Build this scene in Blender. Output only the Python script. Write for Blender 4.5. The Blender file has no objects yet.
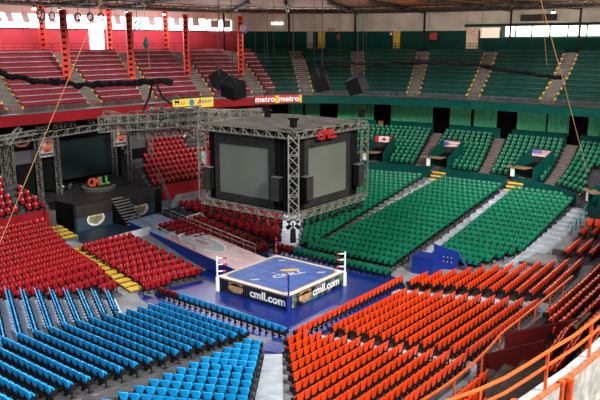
import bpy, bmesh, math, random
from mathutils import Vector, Matrix
random.seed(7)
scene = bpy.context.scene
COL = scene.collection
pi = math.pi
# ------------------------------------------------------------------ world frame: the ring's centre is the origin, x and y run along its sides
F = 700.0; HOR = 42.7; CAMH = 17.17; PITCH = math.atan((200 - HOR) / F)
RING = (-1.302, 47.60); ANG = math.radians(-38.04)
CA, SA = math.cos(ANG), math.sin(ANG)
CAMX = (-RING[0]) * CA + (-RING[1]) * SA
CAMY = RING[0] * SA - RING[1] * CA
def at(px, py, z):
    """photo measurement -> ground plan position at height z (used only to survey the hall)"""
    u = (200 - py) / F; v = (px - 300) / F
    dy = math.cos(PITCH) + u * math.sin(PITCH); dz = -math.sin(PITCH) + u * math.cos(PITCH)
    t = (z - CAMH) / dz
    X = v * t - RING[0]; Y = dy * t - RING[1]
    return (X * CA + Y * SA, -X * SA + Y * CA)
def project(x, y, z):
    X = x * CA - y * SA + RING[0]; Y = x * SA + y * CA + RING[1]; Z = z - CAMH
    d = Y * math.cos(PITCH) - Z * math.sin(PITCH)
    u = Y * math.sin(PITCH) + Z * math.cos(PITCH)
    if d < .1: return (-999, -999, d)
    return (300 + F * X / d, 200 - F * u / d, d)
def zs(x, y):
    d = (abs(x) ** 4 + abs(y) ** 4) ** .25
    return .165 * max(0.0, d - 6.8)
def zfl(x, y):
    z = zs(x, y) - .12
    if x < -15.6 and -4.9 < y < 9.3: z = min(z, 1.0)
    return z
def on(px, py, off=.85):
    z = off
    for i in range(40):
        a, b = at(px, py, z); z = .6 * z + .4 * (zs(a, b) + off)
    return a, b
# ------------------------------------------------------------------ materials
MATS = {}
def mat(name, color, rough=.6, metal=0.0, emit=0.0, noise=0.0, scale=3.0, spec=.5, bump=0.0, stretch=None):
    if name in MATS: return MATS[name]
    m = bpy.data.materials.new(name); m.use_nodes = True
    nt = m.node_tree; b = nt.nodes['Principled BSDF']
    c = (color[0], color[1], color[2], 1)
    b.inputs['Base Color'].default_value = c
    b.inputs['Roughness'].default_value = rough
    b.inputs['Metallic'].default_value = metal
    if not metal and max(color[:3]) < .12: spec = min(spec, .10)
    elif not metal and max(color[:3]) < .3 and 'plastic' not in name and 'floor' not in name: spec = min(spec, .25)
    b.inputs['Specular IOR Level'].default_value = spec
    if emit:
        b.inputs['Emission Color'].default_value = c
        b.inputs['Emission Strength'].default_value = emit
    if noise or bump:
        tc = nt.nodes.new('ShaderNodeTexCoord'); tn = nt.nodes.new('ShaderNodeTexNoise')
        tn.inputs['Scale'].default_value = scale; tn.inputs['Detail'].default_value = 5
        if stretch:
            mp = nt.nodes.new('ShaderNodeMapping'); mp.inputs['Scale'].default_value = stretch
            nt.links.new(tc.outputs['Object'], mp.inputs['Vector']); nt.links.new(mp.outputs['Vector'], tn.inputs['Vector'])
        else: nt.links.new(tc.outputs['Object'], tn.inputs['Vector'])
        if noise:
            mr = nt.nodes.new('ShaderNodeMapRange')
            mr.inputs['From Min'].default_value = .3; mr.inputs['From Max'].default_value = .7
            mr.inputs['To Min'].default_value = 1 - noise; mr.inputs['To Max'].default_value = 1 + noise * .6
            nt.links.new(tn.outputs['Fac'], mr.inputs['Value'])
            mx = nt.nodes.new('ShaderNodeVectorMath'); mx.operation = 'SCALE'
            mx.inputs[0].default_value = color[:3]
            nt.links.new(mr.outputs['Result'], mx.inputs['Scale']); nt.links.new(mx.outputs['Vector'], b.inputs['Base Color'])
        if bump:
            bp = nt.nodes.new('ShaderNodeBump'); bp.inputs['Strength'].default_value = bump
            nt.links.new(tn.outputs['Fac'], bp.inputs['Height']); nt.links.new(bp.outputs['Normal'], b.inputs['Normal'])
    MATS[name] = m
    return m
def seat_mat(name, c, rough=.35):
    m = mat(name, c, rough, noise=.12, scale=1.3, spec=.5)
    nt = m.node_tree; b = nt.nodes['Principled BSDF']
    oi = nt.nodes.new('ShaderNodeObjectInfo'); hs = nt.nodes.new('ShaderNodeHueSaturation')
    mr = nt.nodes.new('ShaderNodeMapRange'); mr.inputs['To Min'].default_value = .82; mr.inputs['To Max'].default_value = 1.12
    nt.links.new(oi.outputs['Random'], mr.inputs['Value']); nt.links.new(mr.outputs['Result'], hs.inputs['Value'])
    src = b.inputs['Base Color'].links[0].from_socket
    nt.links.new(src, hs.inputs['Color']); nt.links.new(hs.outputs['Color'], b.inputs['Base Color'])
    return m
M = dict(
    blue=seat_mat('blue_plastic', (.006, .38, .88)), orange=seat_mat('orange_plastic', (.92, .060, .004)),
    red=seat_mat('red_plastic', (.30, .005, .010), .28), green=seat_mat('green_plastic', (.002, .165, .082), .28),
    frame=mat('black_seat_frame', (.012, .012, .014), .5), grey=mat('steel_frame', (.22, .22, .23), .4, .6),
    concrete=mat('concrete', (.25, .26, .28), .55, noise=.35, scale=.8, bump=.1),
    tread=mat('terrace_concrete', (.085, .082, .088), .7, noise=.4, scale=1.5),
    riser=mat('terrace_riser', (.07, .055, .05), .8, noise=.4, scale=2),
    floorblue=mat('blue_painted_floor', (.006, .025, .20), .3, noise=.3, scale=.6),
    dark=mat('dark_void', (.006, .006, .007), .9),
    black=mat('black_cloth', (.005, .005, .0055), .85, noise=.4, scale=2.5),
    blackp=mat('black_paint', (.007, .007, .008), .55),
    truss=mat('aluminium_truss', (.40, .39, .36), .42, .55, noise=.2, scale=4),
    dtruss=mat('weathered_truss', (.20, .19, .16), .5, .4, noise=.2, scale=4),  # darker tone of the truss metal
    yellow=mat('yellow_paint', (.80, .50, .03), .6, noise=.2, scale=3), redp=mat('red_paint', (.26, .007, .012), .5, noise=.2, scale=.6),
    greenp=mat('green_paint', (.002, .058, .048), .5, noise=.25, scale=.6), white=mat('white_paint', (.78, .78, .76), .55, noise=.12, scale=2),
    wallc=mat('cream_wall', (.78, .70, .58), .8, noise=.22, scale=.5), orangep=mat('orange_red_paint', (.95, .13, .025), .4, noise=.25, scale=4),
    curtain=mat('green_curtain', (.16, .62, .36), .8, noise=.3, scale=3, stretch=(3, 3, .4)),
    rcurtain=mat('red_curtain', (.75, .02, .03), .8, noise=.4, scale=3, stretch=(3, 3, .4)),
    screen=mat('projection_screen', (.11, .125, .105), .35, noise=.15, scale=.35), ledscreen=mat('led_screen', (.018, .028, .03), .35, noise=.2, scale=.5),
    roof=mat('brown_roof_panels', (.26, .095, .028), .8, noise=.7, scale=.35), steel=mat('dark_steel', (.03, .028, .027), .6, noise=.3, scale=2),
    tarp=mat('grey_tarpaulin', (.10, .09, .08), .8, noise=.35, scale=1.2, bump=.4),
    bgreen=mat('bench_green', (.003, .050, .040), .5, noise=.3, scale=1.2), bred=mat('bench_red', (.19, .018, .032), .5, noise=.3, scale=1.2),
    plank=mat('bench_worn_grey', (.40, .31, .32), .55, noise=.35, scale=1.5),
    glow=mat('daylight_glass', (1, .90, .74), .3, emit=6), pglow=mat('daylight_glass_left', (1, .93, .92), .3, emit=14),
    lampm=mat('lamp_lens', (1, .93, .8), .3, emit=20), blind=mat('grey_window_flap', (.5, .42, .40), .7),
    gold=mat('gold_trim', (.75, .50, .07), .5), rope=mat('hemp_rope', (.36, .17, .06), .8),
    dred=mat('dark_red_wall', (.08, .006, .006), .6, noise=.3, scale=1), ringwhite=mat('ring_white', (.82, .83, .84), .4),
    padred=mat('pad_red', (.6, .02, .02), .5), bluebox=mat('blue_box', (.01, .03, .24), .4, noise=.2, scale=1),
    navy=mat('navy_canvas', (.006, .012, .06), .6), stagegrey=mat('stage_skirt_blue_grey', (.035, .06, .085), .7, noise=.2, scale=1),
    stagedark=mat('stage_skirt_brown', (.035, .03, .03), .8, noise=.3, scale=1), bluegrey=mat('grey_shelf', (.16, .16, .18), .6),
)
# ------------------------------------------------------------------ object helpers
def tag(o, label=None, cat=None, group=None, kind=None):
    if label: o['label'] = label
    if cat: o['category'] = cat
    if group: o['group'] = group
    if kind: o['kind'] = kind
    return o
def empty(name, loc=(0, 0, 0), rz=0, label=None, cat=None, group=None):
    o = bpy.data.objects.new(name, None); COL.objects.link(o)
    o.location = loc; o.rotation_euler = (0, 0, rz); o.empty_display_size = .2
    return tag(o, label, cat, group)
class MB:
    def __init__(s): s.v = []; s.f = []; s.m = []; s.mi = 0
    def face(s, pts):
        n = len(s.v); s.v += [tuple(p) for p in pts]; s.f.append(tuple(range(n, n + len(pts)))); s.m.append(s.mi)
    def hexa(s, p):  # 8 points: bottom 0-3, top 4-7
        n = len(s.v); s.v += [tuple(q) for q in p]
        for q in ((3, 2, 1, 0), (4, 5, 6, 7), (0, 1, 5, 4), (1, 2, 6, 5), (2, 3, 7, 6), (3, 0, 4, 7)):
            s.f.append(tuple(n + i for i in q)); s.m.append(s.mi)
        return s
    def box(s, x0, y0, z0, x1, y1, z1):
        return s.hexa([(x0, y0, z0), (x1, y0, z0), (x1, y1, z0), (x0, y1, z0), (x0, y0, z1), (x1, y0, z1), (x1, y1, z1), (x0, y1, z1)])
    def bar(s, p, q, r, n=4, r2=None):
        p = Vector(p); q = Vector(q); d = q - p
        if d.length < 1e-6: return s
        d.normalize(); up = Vector((0, 0, 1)) if abs(d.z) < .95 else Vector((1, 0, 0))
        a = d.cross(up).normalized(); b = d.cross(a)
        r2 = r if r2 is None else r2
        k = len(s.v); off = pi / 4 if n == 4 else 0
        for c, rr in ((p, r), (q, r2)):
            for i in range(n):
                t = 2 * pi * i / n + off; s.v.append(tuple(c + a * math.cos(t) * rr + b * math.sin(t) * rr))
        for i in range(n):
            j = (i + 1) % n; s.f.append((k + i, k + j, k + n + j, k + n + i)); s.m.append(s.mi)
        s.f.append(tuple(k + i for i in reversed(range(n)))); s.m.append(s.mi)
        s.f.append(tuple(k + n + i for i in range(n))); s.m.append(s.mi)
        return s
    def path(s, pts, r, n=5):
        for a, b in zip(pts[:-1], pts[1:]): s.bar(a, b, r, n)
        return s
    def disc(s, c, rx, ry, n=24, ax=(1, 0, 0), ay=(0, 1, 0)):
        ax = Vector(ax); ay = Vector(ay); c = Vector(c)
        s.face([c + ax * rx * math.cos(2 * pi * i / n) + ay * ry * math.sin(2 * pi * i / n) for i in range(n)]); return s
    def build(s, name, mats, parent=None, loc=None, smooth=False):
        me = bpy.data.meshes.new(name); me.from_pydata(s.v, [], s.f)
        if not isinstance(mats, (list, tuple)): mats = [mats]
        for m in mats: me.materials.append(m)
        if len(mats) > 1: me.polygons.foreach_set('material_index', s.m)
        if smooth: me.polygons.foreach_set('use_smooth', [True] * len(me.polygons))
        me.update()
        o = bpy.data.objects.new(name, me); COL.objects.link(o)
        if parent: o.parent = parent
        if loc: o.location = loc
        return o
def truss(mb, p, q, w=.4, r=.03, step=None, up=None):
    """box truss: four chords and zig-zag lacing"""
    p = Vector(p); q = Vector(q); d = q - p; L = d.length; d.normalize()
    u = Vector(up) if up else (Vector((0, 0, 1)) if abs(d.z) < .9 else Vector((CA, -SA, 0)))
    a = d.cross(u).normalized(); b = a.cross(d).normalized(); h = w / 2
    cs = [a * h + b * h, a * h - b * h, -a * h - b * h, -a * h + b * h]
    for c in cs: mb.bar(p + c, q + c, r)
    n = max(1, int(round(L / (step or w * 1.3))))
    for i in range(n):
        s0 = p + d * (L * i / n); s1 = p + d * (L * (i + 1) / n)
        for k in range(4):
            c0, c1 = cs[k], cs[(k + 1) % 4]
            if i % 2: c0, c1 = c1, c0
            mb.bar(s0 + c0, s1 + c1, r * .7, 3)
        if i % 2 == 0:
            for k in range(4): mb.bar(s0 + cs[k], s0 + cs[(k + 1) % 4], r * .7, 3)
    return mb
def text(name, body, size, m, parent, mtx, extrude=.01, sx=1.0, bold=0.0, align='CENTER'):
    cu = bpy.data.curves.new(name, 'FONT'); cu.body = body; cu.size = size; cu.extrude = extrude; cu.offset = bold
    cu.align_x = align; cu.align_y = 'CENTER'; cu.resolution_u = 3
    to = bpy.data.objects.new('tmp', cu); COL.objects.link(to)
    me = bpy.data.meshes.new_from_object(to); bpy.data.objects.remove(to)
    me.materials.clear(); me.materials.append(m)
    me.transform(mtx @ Matrix.Diagonal((sx, 1, 1, 1)))
    o = bpy.data.objects.new(name, me); COL.objects.link(o); o.parent = parent
    return o
def frame_mtx(o, x, y):  # matrix from origin, x axis, y axis
    x = Vector(x).normalized(); y = Vector(y); y = (y - x * y.dot(x)).normalized(); z = x.cross(y)
    m = Matrix.Identity(4)
    for i in range(3): m[i][0] = x[i]; m[i][1] = y[i]; m[i][2] = z[i]; m[i][3] = o[i]
    return m
ORD = ['', 'first', 'second', 'third', 'fourth', 'fifth', 'sixth', 'seventh', 'eighth', 'ninth', 'tenth', 'eleventh', 'twelfth', 'thirteenth', 'fourteenth', 'fifteenth', 'sixteenth', 'seventeenth', 'eighteenth', 'nineteenth', 'twentieth',
       'twenty-first', 'twenty-second', 'twenty-third', 'twenty-fourth', 'twenty-fifth', 'twenty-sixth', 'twenty-seventh', 'twenty-eighth', 'twenty-ninth', 'thirtieth', 'thirty-first', 'thirty-second', 'thirty-third', 'thirty-fourth', 'thirty-fifth', 'thirty-sixth', 'thirty-seventh', 'thirty-eighth', 'thirty-ninth', 'fortieth']
# ------------------------------------------------------------------ curves of the bowl (rounded rectangles about the ring)
def sup(th, A, B, n=3.2, An=None):
    c, s = math.cos(th), math.sin(th)
    AA = A if c >= 0 else (An or A)
    r = (abs(c / AA) ** n + abs(s / B) ** n) ** (-1 / n)
    return (r * c, r * s)
def tier(th, t): return sup(th, 18.6 + 3.6 * max(0, -math.sin(th) - .3) + t, 28.2 + t, 3.2, 21.8 + t)         # lower barrier at t=0
def tz(t): return 3.95 + .37 * t
def bar_z(th):
    x, y = tier(th, 0); return min(3.5, zs(x, y))
def tierz(th, t):
    b = bar_z(th) + .75
    return b + (tz(8.2) - b) * t / 8.2
def deck(th, t): return sup(th, 24.6 + t, 32.7 + t, 3.3)
def dz(t): return 11.2 + .43 * t
DT = 11.6                                                                    # depth of the upper deck
def th_at_x(px, curve, t, z, lo=42, hi=215):
    best = None
    for k in range(int((hi - lo) * 4)):
        th = math.radians(lo + k / 4)
        x, y = curve(th, t); p = project(x, y, z(t) if callable(z) else z)
        if p[2] < 20: continue
        e = abs(p[0] - px)
        if best is None or e < best[0]: best = (e, th)
    th = best[1]; step = math.radians(.125)
    for _ in range(12):
        for c in (th - step, th + step):
            x, y = curve(c, t); p = project(x, y, z(t) if callable(z) else z)
            if abs(p[0] - px) < best[0] and p[2] > 20: best = (abs(p[0] - px), c)
        th = best[1]; step /= 2
    return th
def ribbon(mb, curve, th0, th1, prof, step=math.radians(1.5)):
    """sweep a closed profile [(t, z), ...] along a curve"""
    n = max(1, int(math.ceil(abs(th1 - th0) / step))); rows = []
    for i in range(n + 1):
        th = th0 + (th1 - th0) * i / n; row = []
        for t, z in prof:
            x, y = curve(th, t); zz = z(th) if callable(z) else z
            row.append(len(mb.v)); mb.v.append((x, y, zz))
        rows.append(row)
    k = len(prof)
    for i in range(n):
        for j in range(k):
            a, b = rows[i], rows[i + 1]; jj = (j + 1) % k
            mb.f.append((a[j], a[jj], b[jj], b[j])); mb.m.append(mb.mi)
    mb.f.append(tuple(reversed(rows[0]))); mb.m.append(mb.mi); mb.f.append(tuple(rows[-1])); mb.m.append(mb.mi)
    return mb
def sprofile(t0, z0, t1, z1): return [(t0, z0), (t1, z0), (t1, z1), (t0, z1)]
# ================================================================== SETTING
# floor: raked grey concrete under the floor seats
mb = MB(); NR, NT = 60, 260
idx = {}
for i in range(NR + 1):
    for j in range(NT):
        th = 2 * pi * j / NT; k = i / NR
        x, y = tier(th, 0); x *= k; y *= k
        idx[i, j] = len(mb.v); mb.v.append((x, y, zfl(x, y)))
for i in range(NR):
    for j in range(NT):
        j2 = (j + 1) % NT
        mb.f.append((idx[i, j], idx[i + 1, j], idx[i + 1, j2], idx[i, j2])); mb.m.append(0)
floor = mb.build('floor', M['concrete'], smooth=True); tag(floor, kind='structure')
# blue ringside floor
mb = MB()
def floorpoly(mb, pts, dzv):
    mb.face([(x, y, zs(x, y) + dzv) for x, y in pts])
mb.box(-7.2, -7.4, -.11, 7.2, 7.2, .0)
mb.box(5.6, 6.9, -.1, 8.6, 9.6, .02)
mb.box(-8.6, -8.6, -.1, -4.3, -7.2, .16)
tag(mb.build('floor_ringside', M['floorblue']), kind='structure')
def strip(name, pts, w, m, off, ww=None):
    """walkway following points on the raked floor"""
    mb = MB(); n = 14
    (x0, y0), (x1, y1) = pts; L = math.hypot(x1 - x0, y1 - y0); nx, ny = -(y1 - y0) / L, (x1 - x0) / L
    w2 = ww or w
    for i in range(n):
        q = []
        for k in (i / n, (i + 1) / n):
            cx, cy = x0 + (x1 - x0) * k, y0 + (y1 - y0) * k; h = (w + (w2 - w) * k) / 2
            q.append(((cx - nx * h, cy - ny * h), (cx + nx * h, cy + ny * h)))
        zt = max(zs(*p) for pr in q for p in pr) + off
        (a, b), (c, d) = q
        P = [a, b, d, c]
        mb.hexa([(p[0], p[1], zt - .6) for p in P] + [(p[0], p[1], zt) for p in P])
    return tag(mb.build(name, m), kind='structure')
pale = mat('pale_aisle_concrete', (.40, .44, .50), .5, noise=.3, scale=1.2)
bluewhite = mat('glossy_pale_floor', (.72, .80, .92), .25, noise=.15, scale=1.5)
strip('floor_aisle', [(-2.7, 8.2), (-2.2, 27.6)], 1.0, pale, .03)
strip('floor_aisle', [(5.7, 9.5), (5.9, 27.4)], 1.15, pale, .03)
strip('floor_ringside', [(6.3, -7.3), (7.0, -9.6)], 1.5, M['floorblue'], .03)
pa, pb = on(273.5, 357, 0), on(268, 412, 0)
strip('floor_aisle', [pa, (pa[0] + (pb[0] - pa[0]) * 1.6, pa[1] + (pb[1] - pa[1]) * 1.6)], .95, pale, .03, 1.5)
strip('floor_aisle', [(7.2, -5.9), (18, -7.0)], .9, pale, .03)
strip('floor_aisle', [(7.0, 4.0), (18, 3.2)], .9, pale, .03)
strip('floor_aisle', [(5.5, -9.6), (7.4, -25)], .9, M['tread'], .02)
strip('floor_aisle', [(-3.0, -8.6), (-.9, -20.5)], .9, M['tread'], .02)
strip('floor_aisle', [(-5.5, 7.3), (-10.8, 14.5)], 2.0, bluewhite, .03)
strip('floor_aisle', [(-9.0, 6.6), (-15.2, 6.5)], .7, M['tread'], .02)
strip('floor_aisle', [(12.9, 10.5), (13.3, 25)], 1.6, pale, .03, 1.4)
# yellow edged steps in the red block
def steps(name, pts, n, w, m1, m2, off=.02):
    mb = MB(); (x0, y0), (x1, y1) = pts; L = math.hypot(x1 - x0, y1 - y0); dx, dy = (x1 - x0) / L, (y1 - y0) / L
    for i in range(n):
        s = L * i / n; e = L * (i + 1) / n; h = w / 2
        z = zs(x0 + dx * (s + e) / 2, y0 + dy * (s + e) / 2) + off + .08
        def rect(s, e): return [(x0 + dx * s + dy * h, y0 + dy * s - dx * h), (x0 + dx * e + dy * h, y0 + dy * e - dx * h), (x0 + dx * e - dy * h, y0 + dy * e + dx * h), (x0 + dx * s - dy * h, y0 + dy * s + dx * h)]
        mb.mi = 0; R = rect(s, e); mb.hexa([(p[0], p[1], z - .5) for p in R] + [(p[0], p[1], z) for p in R])
        mb.mi = 1; R = rect(s, s + (e - s) * .8); mb.hexa([(p[0], p[1], z - .1) for p in R] + [(p[0], p[1], z + .012) for p in R])
    return tag(mb.build(name, [m1, m2]), kind='structure')
steps('floor_steps', [on(137, 291, 0), on(78, 247, 0)], 11, 1.0, M['tread'], M['yellow'])
steps('floor_steps', [(-17.5, -5.3), (-20.5, -5.1)], 4, 1.2, M['tread'], M['yellow'])
for cx, cy, dx, dy in ((-2.1, 27.3, 0, 1), (6.1, 27.0, 0, 1), (12.7, 26.0, .2, 1)):
    mb = MB()
    for i in range(3):
        z = zs(cx, cy) + .15 + .3 * i
        y = cy + .38 * i
        mb.mi = 0; mb.box(cx - .75, y, z - .6, cx + .75, y + .5, z)
        mb.mi = 1; mb.box(cx - .75, y - .01, z - .12, cx + .75, y + .22, z + .02)
    tag(mb.build('floor_steps', [M['tread'], M['yellow']]), kind='structure')
# ================================================================== SEATS
def seat_meshes(key, bucket):
    res = {}
    mb = MB(); W = .225 if not bucket else .215; n = 6
    zt, zb = (.90, .24) if key == 'orange' else (.88, .38) if not bucket else (.86, .42)
    def ring(u, z, y):  # curved back: u -1..1
        return u * W, y + (.05 * u * u if bucket else .025 * u * u)
    prof = [(zb, .62 if not bucket else .85), (zb + .16, (.90 if key == 'orange' else .78) if not bucket else 1.0), (zt - .10, 1.0), (zt - .03, .86 if bucket else .97), (zt, .62 if bucket else .88)]
    for side in (0, 1):
        base = len(mb.v)
        for z, s in prof:
            y = -.17 - .12 * (z - zb) / (zt - zb) - (.045 if side else 0)
            for i in range(n + 1):
                u = -1 + 2 * i / n; x, yy = ring(u * s, z, y); mb.v.append((x, yy, z))
        for r in range(len(prof) - 1):
            for i in range(n):
                a = base + r * (n + 1) + i; q = (a, a + n + 1, a + n + 2, a + 1)
                mb.f.append(q if side == 0 else q[::-1]); mb.m.append(0)
    N = len(prof) * (n + 1)
    edge = [i for i in range(n + 1)] + [(r + 1) * (n + 1) - 1 for r in range(1, len(prof))] + [(len(prof) - 1) * (n + 1) + i for i in range(n - 1, -1, -1)] + [r * (n + 1) for r in range(len(prof) - 2, 0, -1)]
    for a, b in zip(edge, edge[1:] + edge[:1]): mb.f.append((a, b, b + N, a + N)); mb.m.append(0)
    res['backrest'] = (mb, M[key])
    drop = 0
    mb = MB()   # tipped-up seat pan
    w = .20
    P = [(-w, -.10, .40), (w, -.10, .40), (w, -.02, .38), (-w, -.02, .38), (-w * .9, -.12, .70), (w * .9, -.12, .70), (w * .9, -.05, .71), (-w * .9, -.05, .71)]
    mb.hexa(P); res['seat_pan'] = (mb, M[key])
    mb = MB()
    for s in (-1, 1):
        x = s * .235
        mb.box(x - .02, -.22, 0, x + .02, -.14, .62)
        mb.box(x - .025, -.27, .36, x + .025, .08, .64)
        mb.box(x - .02, -.26, 0, x + .02, .02, .04)
    mb.box(-.235, -.24, .26, .235, -.16, .44)
    res['frame'] = (mb, M['frame'])
    return res
SEATM = {}
for key, bk in (('blue', 0), ('orange', 0), ('red', 1), ('green', 1)):
    d = seat_meshes(key, bk); SEATM[key] = {}
    for part, (mb, m) in d.items():
        me = bpy.data.meshes.new(f'{key}_{part}'); me.from_pydata(mb.v, [], mb.f); me.materials.append(m)
        me.polygons.foreach_set('use_smooth', [part == 'backrest'] * len(me.polygons)); me.update()
        SEATM[key][part] = (me, mb, m)
SEATS = []    # (colour, x, y, z, facing angle, label)
def inframe(x, y, z, pad=12):
    p = project(x, y, z + .6)
    return p[2] > 1 and -pad < p[0] < 600 + pad and -pad < p[1] < 400 + pad + 25
def block(colour, L, R, rows, phrase, pitch=.51, terrace=True, zf=None, face=None, special=None, steps_m=None, rear=.3):
    """rows of seats between the polylines L(k) and R(k); seats look towards the ring"""
    tmb = MB(); used = False
    for k in rows:
        (x0, y0), (x1, y1) = L(k), R(k)
        D = math.hypot(x1 - x0, y1 - y0)
        if D < .4: continue
        ux, uy = (x1 - x0) / D, (y1 - y0) / D; nx, ny = -uy, ux
        mx, my = (x0 + x1) / 2, (y0 + y1) / 2
        if face: fx, fy = face
        else: fx, fy = -mx, -my
        if nx * fx + ny * fy < 0: nx, ny = -nx, -ny
        z = zs(mx, my) if zf is None else zf(k)
        ang = math.atan2(ny, nx) - pi / 2
        n = max(1, int(round(D / pitch)))
        if terrace:
            h0, h1 = .38, .50
            Q = [(x0 + nx * h0, y0 + ny * h0), (x1 + nx * h0, y1 + ny * h0), (x1 - nx * h1, y1 - ny * h1), (x0 - nx * h1, y0 - ny * h1)]
            if any(inframe(q[0], q[1], z, 60) for q in Q):
                tmb.hexa([(q[0], q[1], z - .55) for q in Q] + [(q[0], q[1], z) for q in Q]); used = True
        for i in range(n):
            x = x0 + ux * (i + .5) * D / n; y = y0 + uy * (i + .5) * D / n
            if inframe(x, y, z):
                c = special(k, i, n) if special else colour
                SEATS.append((c, x, y, z, ang, k, i, phrase))
    if used: tag(tmb.build('floor_terrace', steps_m or M['tread']), kind='structure')
# --- blue
def poly(p, d): return lambda k: (p[0] + d[0] * k, p[1] + d[1] * k)
def b1L(k):
    return on(10 + 14.2 * k, 291)
B1 = {}
def b1(k):
    p = on(38 + 0, 289); q = on(53, 325)
    # measured direction of one row, then evenly pitched copies
    return p, q
_p0, _q0 = on(10, 290), on(23, 331); _p7, _q7 = on(109, 289), on(117, 304)
def b1L(k): return (_p0[0] + (_p7[0] - _p0[0]) * k / 7, _p0[1] + (_p7[1] - _p0[1]) * k / 7)
def b1R(k): return (_q0[0] + (_q7[0] - _q0[0]) * k / 7, _q0[1] + (_q7[1] - _q0[1]) * k / 7)
block('blue', b1L, b1R, range(-4, 8), 'of the far left blue block below red', steps_m=mat('glare_pale_floor', (.80, .88, .97), .6, noise=.12, scale=2))  # window glare put into the pale terrace colour
block('blue', lambda k: (-2.55 + .115 * k, -8.95 - .93 * k), lambda k: (4.9 + .08 * k, -8.95 - .93 * k), range(0, 19), 'of the middle blue block', steps_m=M['tread'])
block('blue', lambda k: (5.94 + .17 * k, -10.4 - .96 * k), lambda k: (6.9 + .57 * k, -10.0 - .745 * k), range(0, 15), 'of the blue block beside the pale aisle')
# --- orange
block('orange', lambda k: (7.3 + .90 * k, -8.65 - 1.0 * k), lambda k: (7.5 + .89 * k, -6.9 - .04 * k), range(0, 12), 'of the orange block nearest the camera')
block('orange', lambda k: (8.0 + .90 * k, -5.3 - .12 * k), lambda k: (8.2 + .90 * k, 3.0 - .05 * k), range(0, 11), 'of the wide middle orange block')
block('orange', lambda k: (7.6 + .87 * k, 4.6 - .06 * k), lambda k: (7.7 + .83 * k, 6.9 + .62 * k - .012 * k * k), range(0, 12), 'of the orange block towards the green seats')
block('orange', lambda k: (15.2 + .8 * k, 17.7), lambda k: (15.1 + .8 * k, 19.5), range(0, 4), 'of the orange group under the shadowed barrier')
block('orange', lambda k: (15.5 + .85 * k, 13.1), lambda k: (15.3 + .85 * k, 17.0), range(0, 5), 'of the small right edge orange block')
block('orange', lambda k: (14.9, 20.3 + .9 * k), lambda k: (16.6, 20.5 + .9 * k), range(0, 1), 'of the orange cluster under the green barrier', face=(0, -1))
# --- red
r1a, r1b = on(202, 267), on(134, 233)
r1c, r1d = on(141, 277), on(83, 244)
block('red', lambda k: (r1c[0] + (r1d[0] - r1c[0]) * k / 8, r1c[1] + (r1d[1] - r1c[1]) * k / 8), lambda k: (r1a[0] + (r1b[0] - r1a[0]) * k / 8, r1a[1] + (r1b[1] - r1a[1]) * k / 8), range(0, 9), 'of the red block left of the entrance ramp')
def r2L(k):
    a = -7.3 - .93 * k
    return (a, -10.0 - 3.3 * k if k < 3 else -19.0)
block('red', r2L, lambda k: (-7.3 - .93 * k, -8.7 + .16 * k + (0 if k < 9 else .12 * (k - 8))), range(0, 15), 'of the red block left of the yellow steps')
block('red', lambda k: (-7.2 - .92 * k, 2.6 - .16 * k), lambda k: (-6.8 - .92 * k, 6.4 - .04 * k), range(0, 9), 'of the red block right of the entrance ramp')
block('red', lambda k: (-7.2 - .93 * k, 7.1), lambda k: (-6.4 - .58 * k, 7.7 + .74 * k), range(0, 13), 'of the red block under the hanging screens')
# --- green
block('green', lambda k: (-4.7 - .5 * k, 8.1 + .8 * k), lambda k: (-3.5, 8.2 + .94 * k), range(0, 21), 'of the green block under the hanging screens')
block('green', lambda k: (-3.0 + .09 * k if k > 1 else -3.6, 7.7 + .93 * k), lambda k: (4.6 + .03 * k, 8.0 + .93 * k), range(0, 21), 'of the middle green block')
block('green', lambda k: (6.5, 10.2 + .93 * k), lambda k: (min(12.3, 10.4 + .5 * k), 10.3 + .93 * k), range(0, 18), 'of the green block beyond the second aisle')
# --- single rows at the ringside
def rs(colour, n):
    return lambda k, i, m: ('red' if (i < n) else colour)
block('orange', lambda k: (6.35, -6.6), lambda k: (6.35, 5.7), [0], 'of the single orange ringside row', terrace=False)
block('blue', lambda k: (-5.5, -6.5), lambda k: (5.9, -6.6), [0], 'of the single near ringside row', terrace=False, special=rs('blue', 4))
block('green', lambda k: (-6.0, 6.2), lambda k: (5.2, 6.2), [0], 'of the single ringside row behind the ring', terrace=False, special=rs('green', 4))
block('red', lambda k: (-6.35, 2.6), lambda k: (-6.35, 6.1), [0], 'of the short ringside row beside the ramp', terrace=False)
block('red', lambda k: (-6.3, -7.2), lambda k: (-6.2, -4.9), [0], 'of the short ringside row below the ramp', terrace=False)
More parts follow.
